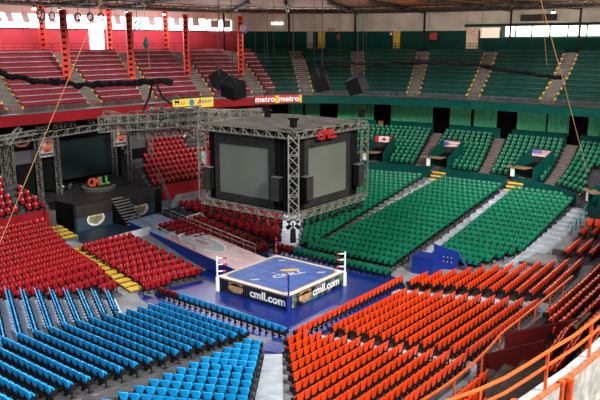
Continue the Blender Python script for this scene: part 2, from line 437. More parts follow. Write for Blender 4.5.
# --- raised tier under the balcony
GRT = [th_at_x(x, tier, 0.5, 4.2) for x in (420, 484, 550)]
GRB = [th_at_x(x, tier, 8.0, 7.4) for x in (438, 500, 572)]
def tier_seats(colour, th0a, th1a, th0b, th1b, phrase, skip=None, rows=range(0, 10)):
    for k in rows:
        t = .55 + .82 * k; f = k / 9
        a = th0a + (th0b - th0a) * f; b = th1a + (th1b - th1a) * f
        N = 60; pts = [tier(a + (b - a) * i / N, t) for i in range(N + 1)]
        L = [0]
        for p, q in zip(pts, pts[1:]): L.append(L[-1] + math.hypot(q[0] - p[0], q[1] - p[1]))
        n = int(L[-1] / .58)
        for i in range(n):
            s = (i + .5) * L[-1] / n; j = max(0, next(m for m in range(1, N + 1) if L[m] >= s) - 1)
            g = (s - L[j]) / (L[j + 1] - L[j]); th = a + (b - a) * (j + g) / N
            x, y = tier(th, t); dx, dy = pts[j + 1][0] - pts[j][0], pts[j + 1][1] - pts[j][1]
            z = tierz(th, t - .55); p = project(x, y, z + .5)
            if skip and skip(p[0], k): continue
            nx, ny = -dy, dx
            if nx * x + ny * y > 0: nx, ny = -nx, -ny
            if inframe(x, y, z): SEATS.append((colour, x, y, z, math.atan2(ny, nx) - pi / 2, k, i, phrase))
VOM = [(374, 'green'), (438, 'green'), (523, 'green'), (594, 'green')]
def gskip(px, k):
    return k < 5 and any(abs(px - v - 2.2 * k - 1) < 12 for v, _ in VOM)
da = math.radians(1.3)
th335a = math.radians(121)
tier_seats('green', GRT[0] + da, th335a, GRB[0] + da, math.radians(121), 'of the green raised tier behind the screens', gskip)
tier_seats('green', GRT[1] + da, GRT[0] - da, GRB[1] + da, GRB[0] - da, 'of the raised green tier left of centre', gskip)
tier_seats('green', GRT[2] + da, GRT[1] - da, GRB[2] + da, GRB[1] - da, 'of the raised green tier right of centre', gskip)
tier_seats('green', math.radians(52), GRT[2] - da, math.radians(48), GRB[2] - da, 'of the raised green tier at the right edge', gskip)
tR0 = math.radians(124); tR1 = th_at_x(153, tier, .5, 3.6)
tier_seats('red', tR0, tR1, tR0, tR1 - .03, 'of the raised red tier beside the screens', lambda px, k: (187 < px < 207 and k > 5) or px < 146 + 3 * max(0, 3 - k))
tL0 = th_at_x(47, tier, .5, 3.6, 90)
tier_seats('red', tL0, math.radians(207), tL0 + .0, math.radians(207), 'of the raised red tier at far left', lambda px, k: 3 < px - 14 + 3 * k < 12, range(0, 6))
tier_seats('orange', math.radians(-42), math.radians(28), math.radians(-40), math.radians(30), 'of the shadowed orange tier under the balcony', lambda px, k: 480 < px < 545 and k < 5)
tier_seats('orange', math.radians(28), math.radians(45), math.radians(30), math.radians(45), 'of the shadowed orange tier at the right edge')
# --- place the seats: the 300 nearest of each colour as objects, the rest as one mass
CAMP = Vector((CAMX, CAMY, CAMH))
def dist(s): return (Vector(s[1:4]) - CAMP).length
def copies(root_parts, name): pass
for colour in ('blue', 'orange', 'red', 'green'):
    S = sorted([s for s in SEATS if s[0] == colour], key=dist)
    def well(s):
        p = project(s[1], s[2], s[3] + .6); return 2 < p[0] < 598 and 2 < p[1] < 396
    near = [s for s in S if well(s) and not (colour == 'orange' and 'shadowed' in s[7])][:300]
    ids = set(id(s) for s in near); rest = [s for s in S if id(s) not in ids]
    parts = SEATM[colour]
    for s in near:
        c, x, y, z, ang, k, i, phrase = s
        row = '' if 'single' in phrase or 'short' in phrase else f', {ORD[min(40, max(0, k - (-4 if "below red" in phrase else 0)) + 1)]} row'
        e = empty(f'{colour}_chair', (x, y, z), ang, f'{colour} seat {ORD[min(i + 1, 40)]} from left{row} {phrase}', 'seat', f'{colour} seats {phrase.replace("of the", "in the", 1)}')
        for part, (me, _, _) in parts.items():
            o = bpy.data.objects.new(part, me); COL.objects.link(o); o.parent = e
    V = []; Fc = []; Mi = []
    names = list(parts)
    for s in rest:
        c, x, y, z, ang, *_ = s; ca, sa = math.cos(ang), math.sin(ang)
        for pi_, part in enumerate(names):
            mbp = parts[part][1]; n = len(V)
            V += [(x + vx * ca - vy * sa, y + vx * sa + vy * ca, z + vz) for vx, vy, vz in mbp.v]
            Fc += [tuple(n + q for q in f) for f in mbp.f]; Mi += [0 if part != 'frame' else 1] * len(mbp.f)
    me = bpy.data.meshes.new(f'{colour}_chair_rows'); me.from_pydata(V, [], Fc)
    me.materials.append(M[colour]); me.materials.append(M['frame']); me.polygons.foreach_set('material_index', Mi); me.update()
    o = bpy.data.objects.new(f'{colour}_chair_rows', me); COL.objects.link(o)
    tag(o, f'the farther rows of {colour} plastic seats climbing to the balcony', 'seating', kind='stuff')
    print('SEATS', colour, len(S), 'objects', len(near))
# ================================================================== BARRIERS, TIER, BALCONY
def thx(px, c=tier, t=0, z=4): return th_at_x(px, c, t, z)
T_RG = thx(285, tier, 0, 4.2)       # red meets green behind the screens
def wall_ribbon(name, curve, a, b, t0, z0, t1, z1, m):
    mb = MB(); ribbon(mb, curve, a, b, sprofile(t0, z0, t1, z1)); return tag(mb.build(name, m), kind='structure')
def bz(d): return lambda th: bar_z(th) + d
D = math.radians
gap = [(thx(430), thx(438)), (thx(512), thx(521))]
segs = [(D(44), thx(590), 'greenp')] ; last = thx(590)
cur = D(44)
for x0, x1, m in ((600, 588, 'greenp'), (575, 518, 'greenp'), (505, 440, 'greenp'), (430, 300, 'greenp')):
    wall_ribbon('wall_barrier', tier, thx(x0) if x0 < 600 else D(50), thx(x1), -.05, bz(-.4), .12, bz(1.05), M[m])
wall_ribbon('wall_barrier', tier, thx(300), thx(162), -.05, bz(-.4), .12, bz(1.05), M['redp'])
wall_ribbon('wall_barrier', tier, thx(49, z=3.3), D(207), -.05, bz(-.4), .12, bz(1.0), M['redp'])
wall_ribbon('wall_barrier', tier, D(-60), D(38), -.05, bz(-.4), .12, bz(.55), M['dred'])
# raised tier terraces
def tierterr(a, b, m):
    mb = MB()
    for k in range(10):
        t = .12 + .82 * k
        ribbon(mb, tier, a, b, sprofile(t, lambda th: bar_z(th) - .5, t + .84, lambda th, t=t: tierz(th, max(0, t - .12))), D(2))
    return tag(mb.build('floor_tier', m), kind='structure')
tierterr(D(-60), D(40), M['riser']); tierterr(D(40), T_RG, M['tread']); tierterr(T_RG, th_at_x(150, tier, .5, 4), M['tread']); tierterr(tL0 - .02, D(207), M['tread'])  # near tier uses the darker riser tone to stand in for shade
# parapets behind the tier with gaps for the doorways, and curtains hanging behind them
PZ = tz(8.2) + .1
gaps = [(336, 320), (390, 376), (449, 433), (512, 500), (580, 566)]
xs = [600, 580, 566, 512, 500, 449, 433, 390, 376, 336, 320, 290]
for i in range(0, len(xs) - 1, 2):
    a = th_at_x(xs[i], tier, 8.3, 8) if xs[i] < 600 else D(45); b = th_at_x(xs[i + 1], tier, 8.3, 8)
    wall_ribbon('wall_parapet', tier, a, b, 8.35, PZ - 1.5, 8.55, PZ + 1.0, M['greenp'])
wall_ribbon('wall_parapet', tier, th_at_x(290, tier, 8.3, 8), th_at_x(150, tier, 8.3, 8), 8.35, PZ - 1.5, 8.55, PZ + 1.0, M['redp'])
def curtain(x0, x1, m, label, z0=PZ + .6, z1=11.3):
    a = th_at_x(x0, tier, 8.9, 9); b = th_at_x(x1, tier, 8.9, 9); mb = MB(); n = int(abs(x0 - x1) * 2.2) + 4; prev = None
    for i in range(n + 1):
        th = a + (b - a) * i / n; t = 8.9 + .1 * math.sin(i * 2.1) + .06 * math.sin(i * .9)
        x, y = tier(th, t); p = [(x, y, z0 + .04 * math.sin(i)), (x, y, z1)]
        if prev: mb.face([prev[0], p[0], p[1], prev[1]])
        prev = p
    tag(mb.build('curtain', m), label, 'curtain', 'curtains hung under the balcony')
for x0, x1, lab in ((600, 588, 'pale green curtain under the balcony at the right edge'), (569, 548, 'pale green curtain left of the far right doorway'), (546, 517, 'wide green curtain third from the right edge'), (497, 474, 'green curtain right of the gap with a sign'), (471, 450, 'green curtain over the centre right tier'),
                    (433, 391, 'widest pale green curtain under the balcony'), (374, 338, 'green curtain behind the right corner of the screens'), (320, 305, 'green curtain left of the orange boxes'), (303, 288, 'leftmost green curtain above the grey tarpaulin')):
    curtain(x0, x1, M['curtain'], lab)
for x0, x1, lab in ((270, 247, 'red curtain under the first metro banner'), (239, 214, 'red curtain right of the yellow banner')):
    curtain(x0, x1, M['rcurtain'], lab)
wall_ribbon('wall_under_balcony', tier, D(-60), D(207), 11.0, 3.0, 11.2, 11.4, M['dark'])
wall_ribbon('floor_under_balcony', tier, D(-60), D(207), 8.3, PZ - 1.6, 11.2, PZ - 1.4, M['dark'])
# balcony fascia and upper deck
RGX = 258
tRG = th_at_x(RGX - 4, deck, 0, 11.2)
for a, b, m in ((D(42), tRG, 'greenp'), (tRG, D(207), 'redp')):
    wall_ribbon('wall_fascia', deck, a, b, -.15, 10.35, .05, 11.25, M[m])
    wall_ribbon('trim_deck_edge', deck, a, b, -.22, 11.25, .35, 11.33, M['riser'] if m == 'greenp' else M['grey'])
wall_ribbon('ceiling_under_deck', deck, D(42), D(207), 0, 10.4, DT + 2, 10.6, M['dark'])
mb = MB()
for k in range(10):
    t = 1.0 + 1.06 * k
    ribbon(mb, deck, D(42), D(207), sprofile(t, 10.6, t + 1.08, dz(t) + .12), D(1.5))
ribbon(mb, deck, D(42), D(207), sprofile(.05, 10.6, 1.05, 11.2), D(1.5))
ribbon(mb, deck, D(42), D(207), sprofile(DT, 10.6, DT + 3, dz(DT - .5)), D(1.5))
tag(mb.build('floor_upper_deck', M['tread']), kind='structure')
# aisles of the upper deck: bottom x, top x (photo survey)
AIS = [(547, 571), (473, 491), (413, 423), (357, 357), (306, 294), (258, 228), (207, 174), (150, 122), (95, 58), (15, -12)]
AT = [(th_at_x(b, deck, 1.0, 11.4), th_at_x(t, deck, DT, dz(DT))) for b, t in AIS]
def aisle_th(i, t):
    b, tt = AT[i]; return b + (tt - b) * (t - 1.0) / (DT - 1.0)
HW = .75
for i in range(len(AIS)):
    mb = MB()
    for k in range(20):
        t = 1.0 + .53 * k; th = aisle_th(i, t)
        x, y = deck(th, t); r = math.hypot(x, y); dth = HW / r
        z = dz(t) + .16 + (.0 if k % 2 else -.02)
        mb.mi = 0; ribbon(mb, deck, th - dth, th + dth, sprofile(t, z - .5, t + .54, z), 1)
        mb.mi = 1
        if k % 2 == 0:
            for s in (-1, 1): ribbon(mb, deck, th + s * dth * 1.0 - dth * .08, th + s * dth * 1.0 + dth * .08, sprofile(t - .02, z - .15, t + .34, z + .08), 1)
    tag(mb.build('floor_stairs', [mat('aisle_stairs', (.15, .13, .12), .7, noise=.3, scale=1.2), M['yellow']]), kind='structure')
# benches: one per row and section
gplank = mat('bench_brown_green', (.085, .075, .048), .6, noise=.5, scale=.6)
bounds = [None] + list(range(len(AIS))) + [None]
secname = ['at the right edge', 'under the bright right windows', 'under the metal door and red cabinet', 'left of the yellow door', 'between the two leftmost green aisles', 'where red meets green', 'right of the red column pair',
           'left of centre in the red stand', 'in the middle of the red stand', 'in the left of the red stand', 'at the left edge']
for s in range(len(AIS) + 1):
    for k in range(10):
        t = 1.0 + 1.06 * k
        x, y = deck(aisle_th(min(s, len(AIS) - 1), t), t); dth = (HW + .12) / math.hypot(x, y)
        th0 = D(50) if s == 0 else aisle_th(s - 1, t) + dth
        th1 = D(203) if s == len(AIS) else aisle_th(s, t) - dth
        if th1 < th0: th0, th1 = th1, th0
        pieces = [(th0, th1, 'bgreen' if s < 5 else 'bred')]
        if s == 5:
            m0 = th_at_x(275 - 2.6 * k, deck, t, dz(t)); m0 = max(th0 + .01, min(th1 - .01, m0)); pieces = [(th0, m0, 'bgreen'), (m0, th1, 'bred')]
        for a, b, m in pieces:
            cn = 'green' if m == 'bgreen' else 'red'
            z = dz(t) + .12
            e = empty('bench', (*deck((a + b) / 2, t), z), 0, f'{cn} bench, {ORD[k + 1]} row up, balcony section {secname[s]}', 'bench', f'{cn} benches in rows on the upper balcony')
            ox, oy = deck((a + b) / 2, t)
            def mv(mb): mb.v = [(p[0] - ox, p[1] - oy, p[2] - z) for p in mb.v]; return mb
            mv(ribbon(MB(), deck, a, b, sprofile(t + (.10 if m == 'bred' else .16), z + .38, t + (.52 if m == 'bred' else .42), z + .43))).build('seat_plank', M['plank'] if m == 'bred' else gplank, e)
            mv(ribbon(MB(), deck, a, b, sprofile(t + .14, z, t + .22, z + .35))).build('riser_panel', M[m], e)
            mv(ribbon(MB(), deck, a, b, sprofile(t + .50, z + .30, t + .56, z + .62))).build('backrest', M[m], e)
# low rail in front of the benches
for a, b, m, lab in ((D(50), tRG, 'greenp', 'green low handrail along the balcony front above the green tier'), (tRG, D(203), 'redp', 'red low handrail along the balcony front above the stage')):
    e = empty('balcony_railing', (*deck((a + b) / 2, .6), 11.2), 0, lab, 'railing'); ox, oy = deck((a + b) / 2, .6)
    mb = MB(); n = 70; pr = None
    for i in range(n + 1):
        th = a + (b - a) * i / n; x, y = deck(th, .7); mb.bar((x - ox, y - oy, 0), (x - ox, y - oy, .75), .02, 3)
    mb.build('post', M[m], e)['kind'] = 'stuff'
    ribbon(mb2 := MB(), deck, a, b, sprofile(.68, 11.93, .72, 11.97)); ribbon(mb2, deck, a, b, sprofile(.68, 11.6, .72, 11.63)); mb2.v = [(p[0] - ox, p[1] - oy, p[2] - 11.2) for p in mb2.v]; mb2.build('rail', M[m], e)
# back wall of the upper deck
W0 = DT + 2.6; ZW = dz(DT - .5)
def thd(x): return th_at_x(x, deck, W0, 17)
tw = thd(243)
def wallseg(name, x0, x1, z0, z1, m, dt=0): 
    a = D(42) if x0 is None else thd(x0); b = D(207) if x1 is None else thd(x1)
    return wall_ribbon(name, deck, a, b, W0 + dt, z0, W0 + dt + .15, z1, m)
ZD = 18.65; ZT = 21.1
wallseg('wall_dado', None, 243, ZW - .5, ZD - .9 + .0, M['greenp']); wallseg('wall_dado', 500, 243, ZD - .95, ZD, M['greenp'])
wallp = mat('red_dado', (.62, .05, .08), .5, noise=.15, scale=.6)  # red lightened to imitate the wash of the window glare
wallseg('wall_dado', 243, None, ZW - .5, ZD, wallp)
wallseg('wall_upper', 500, 206, ZD, ZT, M['wallc']); wallseg('wall_upper', None, 500, 19.05, ZT, M['wallc'])
wallseg('wall_upper', 206, None, ZD + 1.45, ZT, mat('pinkish_wall', (.60, .44, .38), .8, noise=.15, scale=.5))
# left windows (bright strip) with hanging flaps
wallseg('window_1', 206, None, ZD, ZD + 1.45, M['pglow'], .1)
wallseg('trim_3', 206, None, ZD - .04, ZD + .08, M['steel'], -.12)
for i, x in enumerate((-2, 10, 26, 52, 77, 92, 118, 152, 177, 196, 215)):
    if x > 206: continue
    th = thd(x); dth = .010
    mb = MB(); P = []
    for tt, z in ((W0 - .05, ZD + 1.7), (W0 - .75, ZD + .55)):
        for s in (-1, 1): P.append((*deck(th + s * dth, tt), z))
    a, b, c, d = P
    e = Vector((0, 0, .05))
    mb.hexa([c, d, b, a, tuple(Vector(c) + e), tuple(Vector(d) + e), tuple(Vector(b) + e), tuple(Vector(a) + e)])
    tag(mb.build('window_flap', M['blind']), f'tilted grey window flap, {ORD[i + 1]} from the left in front of the bright window strip', 'window flap', 'grey flaps hung before the left windows')
# bright doorway at left
tag(wallseg('door_1', 104, 90, ZW, ZD + .2, M['pglow'], -.06), kind='structure')
# small bright window slots on green part
wallseg('window_2', 283, 272, ZD + .95, ZD + 1.15, mat('tube_light', (1, 1, .95), emit=6), -.08)
wallseg('window_9', 232, 208, ZD + .1, ZD + 1.3, M['pglow'], -.06)
wallseg('trim_flap', 219, 211, ZD + .4, ZD + 1.35, M['blind'], -.2); wallseg('trim_flap', 231, 224, ZD + .4, ZD + 1.35, M['blind'], -.2)
# right windows
wn = 3
for x0, x1 in ((600, 587), (585, 580), (578, 568), (566, 550), (548, 532), (530, 516), (514, 505)):
    wallseg(f'window_{wn}', x0, x1, ZD - .72, ZD + .42, M['glow'], -.05); wn += 1
wallseg('wall_frame', None, 500, ZD - .95, 19.05, mat('window_wall', (.10, .20, .14), .7))
wallseg('window_10', 499, 480, ZD - .9, ZD + .3, mat('dim_glass', (.75, .62, .48), .4, emit=.9, noise=.4, scale=1.5), -.06)
wallseg('door_2', 478, 466, ZW, ZD + .3, mat('pale_door', (.55, .38, .26), .6, emit=.35, noise=.3, scale=2), -.06)
wallseg('trim_lintel', None, 464, ZD + .42, ZD + .75, M['greenp'], -.2)
wallseg('door_3', 402, 398, ZW, ZD + .05, M['yellow'], -.08) if False else None
wallseg('door_4', 400, 393, ZW, ZD - .02, M['yellow'], -.08)
wallseg('door_5', 325, 318, ZW, ZD - .02, M['yellow'], -.08)
wallseg('door_6', 313, 307, ZW, ZD - .02, mat('grey_door', (.42, .38, .34), .6), -.08)
def wallthing(name, x0, x1, z0, z1, m, label, cat, d=-.25):
    a, b = thd(x0), thd(x1); mb = MB(); ribbon(mb, deck, a, b, sprofile(W0 + d - .06, z0, W0 - .06, z1), .02)
    return tag(mb.build(name, m), label, cat)
wallthing('fire_cabinet', 437, 430, ZD - 1.1, ZD - .25, M['padred'], 'red fire hose cabinet high on the green back wall', 'cabinet')
wallthing('fire_extinguisher', 339.5, 337, ZD - 1.0, ZD - .4, M['padred'], 'small red extinguisher on the green wall near the grey column', 'extinguisher')
wallthing('wall_sign', 335, 328, ZD + .05, ZD + .5, mat('red_white_sign', (.75, .4, .38), .6, noise=.5, scale=6), 'small red and white notice above the green dado', 'sign')
wallthing('wall_sign', 392, 390, ZD - .5, ZD - .2, M['white'], 'tiny white notice left of the yellow door', 'sign')
wallthing('air_conditioner', 555, 520, ZD + 1.0, ZD + 1.75, mat('brown_ac', (.06, .05, .04), .6), 'long dark air conditioning unit above the right windows', 'air conditioner', -.45)
# rails on the wall walkway
for a, b, m, lab in ((thd(500), thd(243), 'greenp', 'green walkway handrail before the green back wall'), (thd(243), D(203), 'redp', 'red walkway handrail before the bright left windows'), (D(50), thd(500), 'greenp', 'green walkway handrail under the bright right windows')):
    ox, oy = deck((a + b) / 2, W0 - .6); e = empty('walkway_railing', (ox, oy, ZW), 0, lab, 'railing')
    mb = MB()
    for i in range(41):
        x, y = deck(a + (b - a) * i / 40, W0 - 1.6); mb.bar((x - ox, y - oy, 0), (x - ox, y - oy, 1.1), .03, 4)
    mb.build('post', M[m], e)
    mb = MB()
    for z in (1.1, .75, .4): ribbon(mb, deck, a, b, sprofile(W0 - 1.62, ZW + z - .03, W0 - 1.58, ZW + z + .02))
    mb.v = [(p[0] - ox, p[1] - oy, p[2] - ZW) for p in mb.v]; mb.build('rail', M[m], e)
# red pipe at the roof edge
mb = MB(); ribbon(mb, deck, thd(600) - .1, thd(190), sprofile(W0 - .2, ZT - .16, W0 - .05, ZT)); tag(mb.build('trim_roof_edge', mat('red_pipe', (.65, .06, .01), .5)), kind='structure')
mb = MB(); ribbon(mb, deck, thd(190), D(205), sprofile(W0 - .2, ZT - .16, W0 - .05, ZT)); tag(mb.build('trim_roof_edge', M['steel']), kind='structure')
# ceiling with beams
mb = MB(); n = 90
ring_i = [deck(D(4 * i), W0 + .3) for i in range(n)]
def camdepth(x, y): return RING[1] + x * SA + y * CA
DC = 58
vis = []
for (x0, y0), (x1, y1) in zip(ring_i, ring_i[1:] + ring_i[:1]):
    d0, d1 = camdepth(x0, y0) - DC, camdepth(x1, y1) - DC
    if d0 >= 0: vis.append((x0, y0))
    if (d0 > 0) != (d1 > 0): k = d0 / (d0 - d1); vis.append((x0 + (x1 - x0) * k, y0 + (y1 - y0) * k))
mb.face([(x, y, ZT + .05) for x, y in vis]); tag(mb.build('ceiling', M['roof']), kind='structure')
mb = MB(); ribbon(mb, deck, D(-60), D(360 - 60.01), sprofile(W0 + .2, 0, W0 + .4, ZT + .1), D(3)); tag(mb.build('wall_outer', M['dark']), kind='structure')
# roof trusses
def roofbeam(p, q, label, w=.28):
    mb = MB(); truss(mb, p, q, w, .05, 1.0); return tag(mb.build('roof_truss', M['steel']), label, 'truss', 'dark steel roof trusses under the ceiling')
labs = ['leftmost dark roof truss over the bright windows', 'second dark roof truss from the left', 'dark roof truss over the red and green border', 'dark roof truss above the grey columns', 'dark roof truss over the yellow door', 'dark roof truss above the red cabinet', 'dark roof truss above the air conditioner', 'dark roof truss at the upper right corner']
for i, x in enumerate((45, 110, 230, 289, 357, 424, 510, 578)):
    th = thd(x); a = deck(th, W0 - .3); b = (a[0] * .45, a[1] * .45); roofbeam((a[0], a[1], ZT - .14), (b[0], b[1], ZT - .14), labs[i])
for i, tt in enumerate((W0 - 3.5, W0 - 8, W0 - 13)):
    mb = MB(); pr = None
    for j in range(30):
        th = D(50 + j * 5.2); p = (*deck(th, tt), ZT - .13 - .1 * i)
        if pr: truss(mb, pr, p, .26 + .15 * i, .04, .9)
        pr = p
    tag(mb.build('ring_truss', M['steel']), ['outermost', 'middle', 'innermost'][i] + ' of the long curved dark trusses under the roof', 'truss', 'curved roof trusses')
for j, (x, y, zz) in enumerate(((8, 2, 0), (37, 1, 0), (158, 6, 0), (574, 3, 0), (112, 5, 0))):
    d = 78; p = at(x, 8, 21.0) if False else deck(thd(x), W0 - (6 if j != 2 else 4))
    e = empty('ceiling_lamp', (p[0], p[1], ZT - .7), 0, ['white ceiling lamp at the top left corner', 'second white ceiling lamp from the left', 'bright ceiling lamp above the red columns', 'ceiling lamp at upper right', 'small ceiling lamp left of the red columns'][j], 'lamp', 'lit lamps under the roof')
    m1 = MB(); m1.bar((0, 0, .15), (0, 0, .7), .03); m1.bar((0, 0, .0), (0, 0, .2), .22, 10, .08); m1.build('housing', M['steel'], e)
    m2 = MB(); m2.bar((0, 0, -.14), (0, 0, .0), .17, 10); m2.build('lens', M['lampm'], e)
# columns: pierced red ones in the left stand, dark ones elsewhere
colm = mat('column_red', (.72, .055, .03), .5, noise=.35, scale=3)
def column(x, t, z0, m, label, w=.34, holes=True):
    th = th_at_x(x, deck, t, z0 + 2, 50); p = deck(th, t); ux = Vector((CA, -SA, 0)); uy = Vector((SA, CA, 0))
    e = empty('column', (p[0], p[1], z0), 0, label, 'column', 'columns of the upper balcony'); H = (ZT if t > 8 else 20.25) - z0
    mb = MB()
    if holes:
        for s in (-1, 1):
            for q in (-1, 1):
                c = ux * s * w + uy * q * w * .6; mb.bar(c, c + Vector((0, 0, H)), .09)
        n = int(H / .55)
        mb.hexa([tuple(ux * s1 * w + uy * d + Vector((0, 0, z))) for z in (0, H) for s1, d in ((-1, -.03), (1, -.03), (1, .03), (-1, .03))])
        for i in range(n):
            for q in (-1, 1):
                c = uy * q * w * .6; mb.hexa([tuple(ux * s1 * w + c + uy * d + Vector((0, 0, z))) for z in (i * .55, i * .55 + .3) for s1, d in ((-1, -.03), (1, -.03), (1, .03), (-1, .03))])
        mb.build('shaft', colm, e)
        mb = MB()
        for i in range(n):
            for q in (-1, 1): c = uy * q * w * .62; mb.hexa([tuple(ux * s1 * w * .55 + c + uy * d + Vector((0, 0, z))) for z in (i * .55 + .33, i * .55 + .5) for s1, d in ((-1, -.04), (1, -.04), (1, .04), (-1, .04))])
        mb.build('dark_slots', M['dark'], e)
    else:
        mb.bar((0, 0, 0), (0, 0, H), w * .7, 4); mb.build('shaft', m, e)
    mb = MB(); mb.box(-w * 1.2, -w * 1.2, 0, w * 1.2, w * 1.2, .2); mb.build('base', m, e)
for x, lab in ((66, 'pierced orange-red column before the bright doorway'), (131, 'pierced orange-red column second of the forward four'), (187, 'pierced orange-red column third of the forward four'), (241, 'pierced orange-red column at the red and green border')):
    column(x, 5.2, dz(5.2), M['orangep'], lab, .25)
for x, lab in ((43, 'leftmost rear orange-red column at the windows'), (110, 'rear orange-red column between the first two forward columns'), (166, 'rear orange-red column with a small fan beside it')):
    column(x, W0 - .9, ZW, M['orangep'], lab, .24)
for x, lab, cream in ((224, 'slim grey column beside the right end of the glare', 0), (289, 'dark column rising from the leftmost green aisle', 0), (355, 'dark slim column at the second green aisle', 0), (424, 'dark column above the third green aisle', 0), (510, 'dark column left of the windows', 0), (579, 'dark column in front of the right windows', 0)):
    column(x, W0 - .9, ZW, M['steel'], lab, .2, False)
for x, lab in ((359, 'cream pilaster right of the dark column'), (427, 'cream pilaster near the red cabinet')):
    column(x, W0 - .3, ZD - .0, M['white'], lab, .4, False)
# ================================================================== RING
S = 3.15; RH = 1.1
ring = empty('wrestling_ring', (0, 0, 0), 0, 'raised wrestling ring with blue mat and dark printed skirts on the blue floor', 'ring')
mb = MB(); mb.box(-S, -S, .02, S, S, RH - .06); mb.build('skirt', mat('ring_skirt_print', (.012, .014, .03), .4, noise=.3, scale=2), ring)
# skirt on the orange side has a colourful print
mk = mat('skirt_print', (.1, .1, .12), .5); nt = mk.node_tree; b = nt.nodes['Principled BSDF']
tc = nt.nodes.new('ShaderNodeTexCoord'); tn = nt.nodes.new('ShaderNodeTexNoise'); tn.inputs['Scale'].default_value = 1.3; tn.inputs['Detail'].default_value = 6
cr = nt.nodes.new('ShaderNodeValToRGB'); cr.color_ramp.elements[0].color = (.008, .008, .012, 1); cr.color_ramp.elements[0].position = .42
for ppos, cc in ((.52, (.05, .16, .12, 1)), (.58, (.30, .12, .22, 1)), (.64, (.55, .5, .5, 1))):
    el = cr.color_ramp.elements.new(ppos); el.color = cc
cr.color_ramp.elements[-1].color = (.1, .3, .2, 1)
nt.links.new(tc.outputs['Object'], tn.inputs['Vector']); nt.links.new(tn.outputs['Fac'], cr.inputs['Fac']); nt.links.new(cr.outputs['Color'], b.inputs['Base Color'])
mb = MB(); mb.box(S, -S + .35, .05, S + .012, S, RH - .07); mb.build('side_banner', mk, ring)
mb = MB(); mb.box(-S + .4, -S - .012, .05, S - .3, -S, RH - .07); mb.build('front_banner', mat('black_banner', (.012, .016, .03), .35), ring)
mb = MB(); mb.box(-S - .05, -S - .05, RH - .06, S + .05, S + .05, RH); mb.build('apron_edge', M['ringwhite'], ring)
mb = MB()
for i in range(26):
    for (ax, sgn) in ((0, -1), (0, 1), (1, -1), (1, 1)):
        c = -S + .12 + i * (2 * S - .2) / 25; o = sgn * (S + .03)
        if ax == 0: mb.box(c - .05, o - .035, RH - .16, c + .05, o + .035, RH - .05)
        else: mb.box(o - .035, c - .05, RH - .16, o + .035, c + .05, RH - .05)
mb.build('lacing', mat('brown_lacing', (.30, .14, .05), .7), ring)
def rrect(mb, h, r, z, n=6):
    pts = []
    for cx, cy, a0 in ((h - r, h - r, 0), (-h + r, h - r, 90), (-h + r, -h + r, 180), (h - r, -h + r, 270)):
        for i in range(n + 1):
            a = D(a0 + 90 * i / n); pts.append((cx + r * math.cos(a), cy + r * math.sin(a), z))
    mb.face(pts); return mb
rrect(MB(), S - .14, .6, RH + .006).build('mat_border', M['gold'], ring)
mmat = mat('ring_mat_blue', (.018, .10, .42), .5, noise=.25, scale=.9)
nt = mmat.node_tree; b = nt.nodes['Principled BSDF']
rrect(MB(), S - .27, .55, RH + .012).build('mat', mmat, ring)
mb = MB()
for k in (-2, -1, 0, 1, 2):
    mb.box(-S + .3, k * 1.05 - .012, RH + .012, S - .3, k * 1.05 + .012, RH + .018)
    if k in (-2, -1, 0): mb.box(k * 1.1 - .9 - .012, -S + .3, RH + .012, k * 1.1 - .9 + .012, S - .3, RH + .018)
mb.build('mat_seams', mat('mat_seam', (.01, .02, .07), .6), ring)
# mat emblem and lettering (reads towards the near-right side)
tx = Vector((.55, .83, 0)).normalized(); ty = Vector((-.83, .55, 0))
text('mat_lettering', 'CMLL', .8, M['ringwhite'], ring, frame_mtx((.55, .1, RH + .02), (.36, .93, 0), (-.93, .36, 0)), .002, 1.3, .01)
mb = MB(); mb.disc((.0, .95, RH + .02), .75, .26, 20, (.7, .7, 0), (-.7, .7, 0)); mb.build('mat_emblem', M['gold'], ring)
mb = MB()
for i in range(3): mb.box(-.6 + i * .45, -.35, 0, -.3 + i * .45, -.28, .004)
for o_, r_ in (((2.1, 1.9), .28), ((-.6, -2.2), .28), ((-1.9, 2.3), .22)):
    mb.disc((o_[0], o_[1], RH + .02), r_ * 1.3, r_ * .5, 14, (.7, .7, 0), (-.7, .7, 0))
mb.v = [(p[0], p[1], p[2] if p[2] > .5 else p[2] + RH + .02) for p in mb.v]
mb.build('mat_marks', mat('mat_pale', (.55, .6, .62), .5), ring)
# posts with corner pads
for (sx, sy, pm, lab) in ((-1, -1, 'ringwhite', 'white corner post'), (1, -1, 'bluebox', 'dark blue corner post'), (1, 1, 'ringwhite', 'white corner post'), (-1, 1, 'padred', 'red corner post')):
    c = Vector((sx * (S + .08), sy * (S + .08), 0))
    mb = MB(); mb.bar(c, c + Vector((0, 0, RH + 1.45)), .065, 8); mb.bar(c, c + Vector((0, 0, RH - .1)), .14, 8); p = mb.build('corner_post', M[pm], ring); p['label'] = lab
    dirn = Vector((-sx, -sy, 0)).normalized()
    for zz in (.35, .85, 1.3):
        mb = MB(); a = c + dirn * .08 + Vector((0, 0, RH + zz))
        mb.mi = 0; mb.bar(a, a + dirn * .30, .05, 6); mb.mi = 1; mb.bar(a + dirn * .30, a + dirn * .5, .075, 6); mb.mi = 2; mb.bar(a + dirn * .5, a + dirn * .62, .055, 6)
        mb.build('turnbuckle', [M['ringwhite'] if sx * sy < 0 or True else M['blackp'], M['padred'], M['blackp']], p)
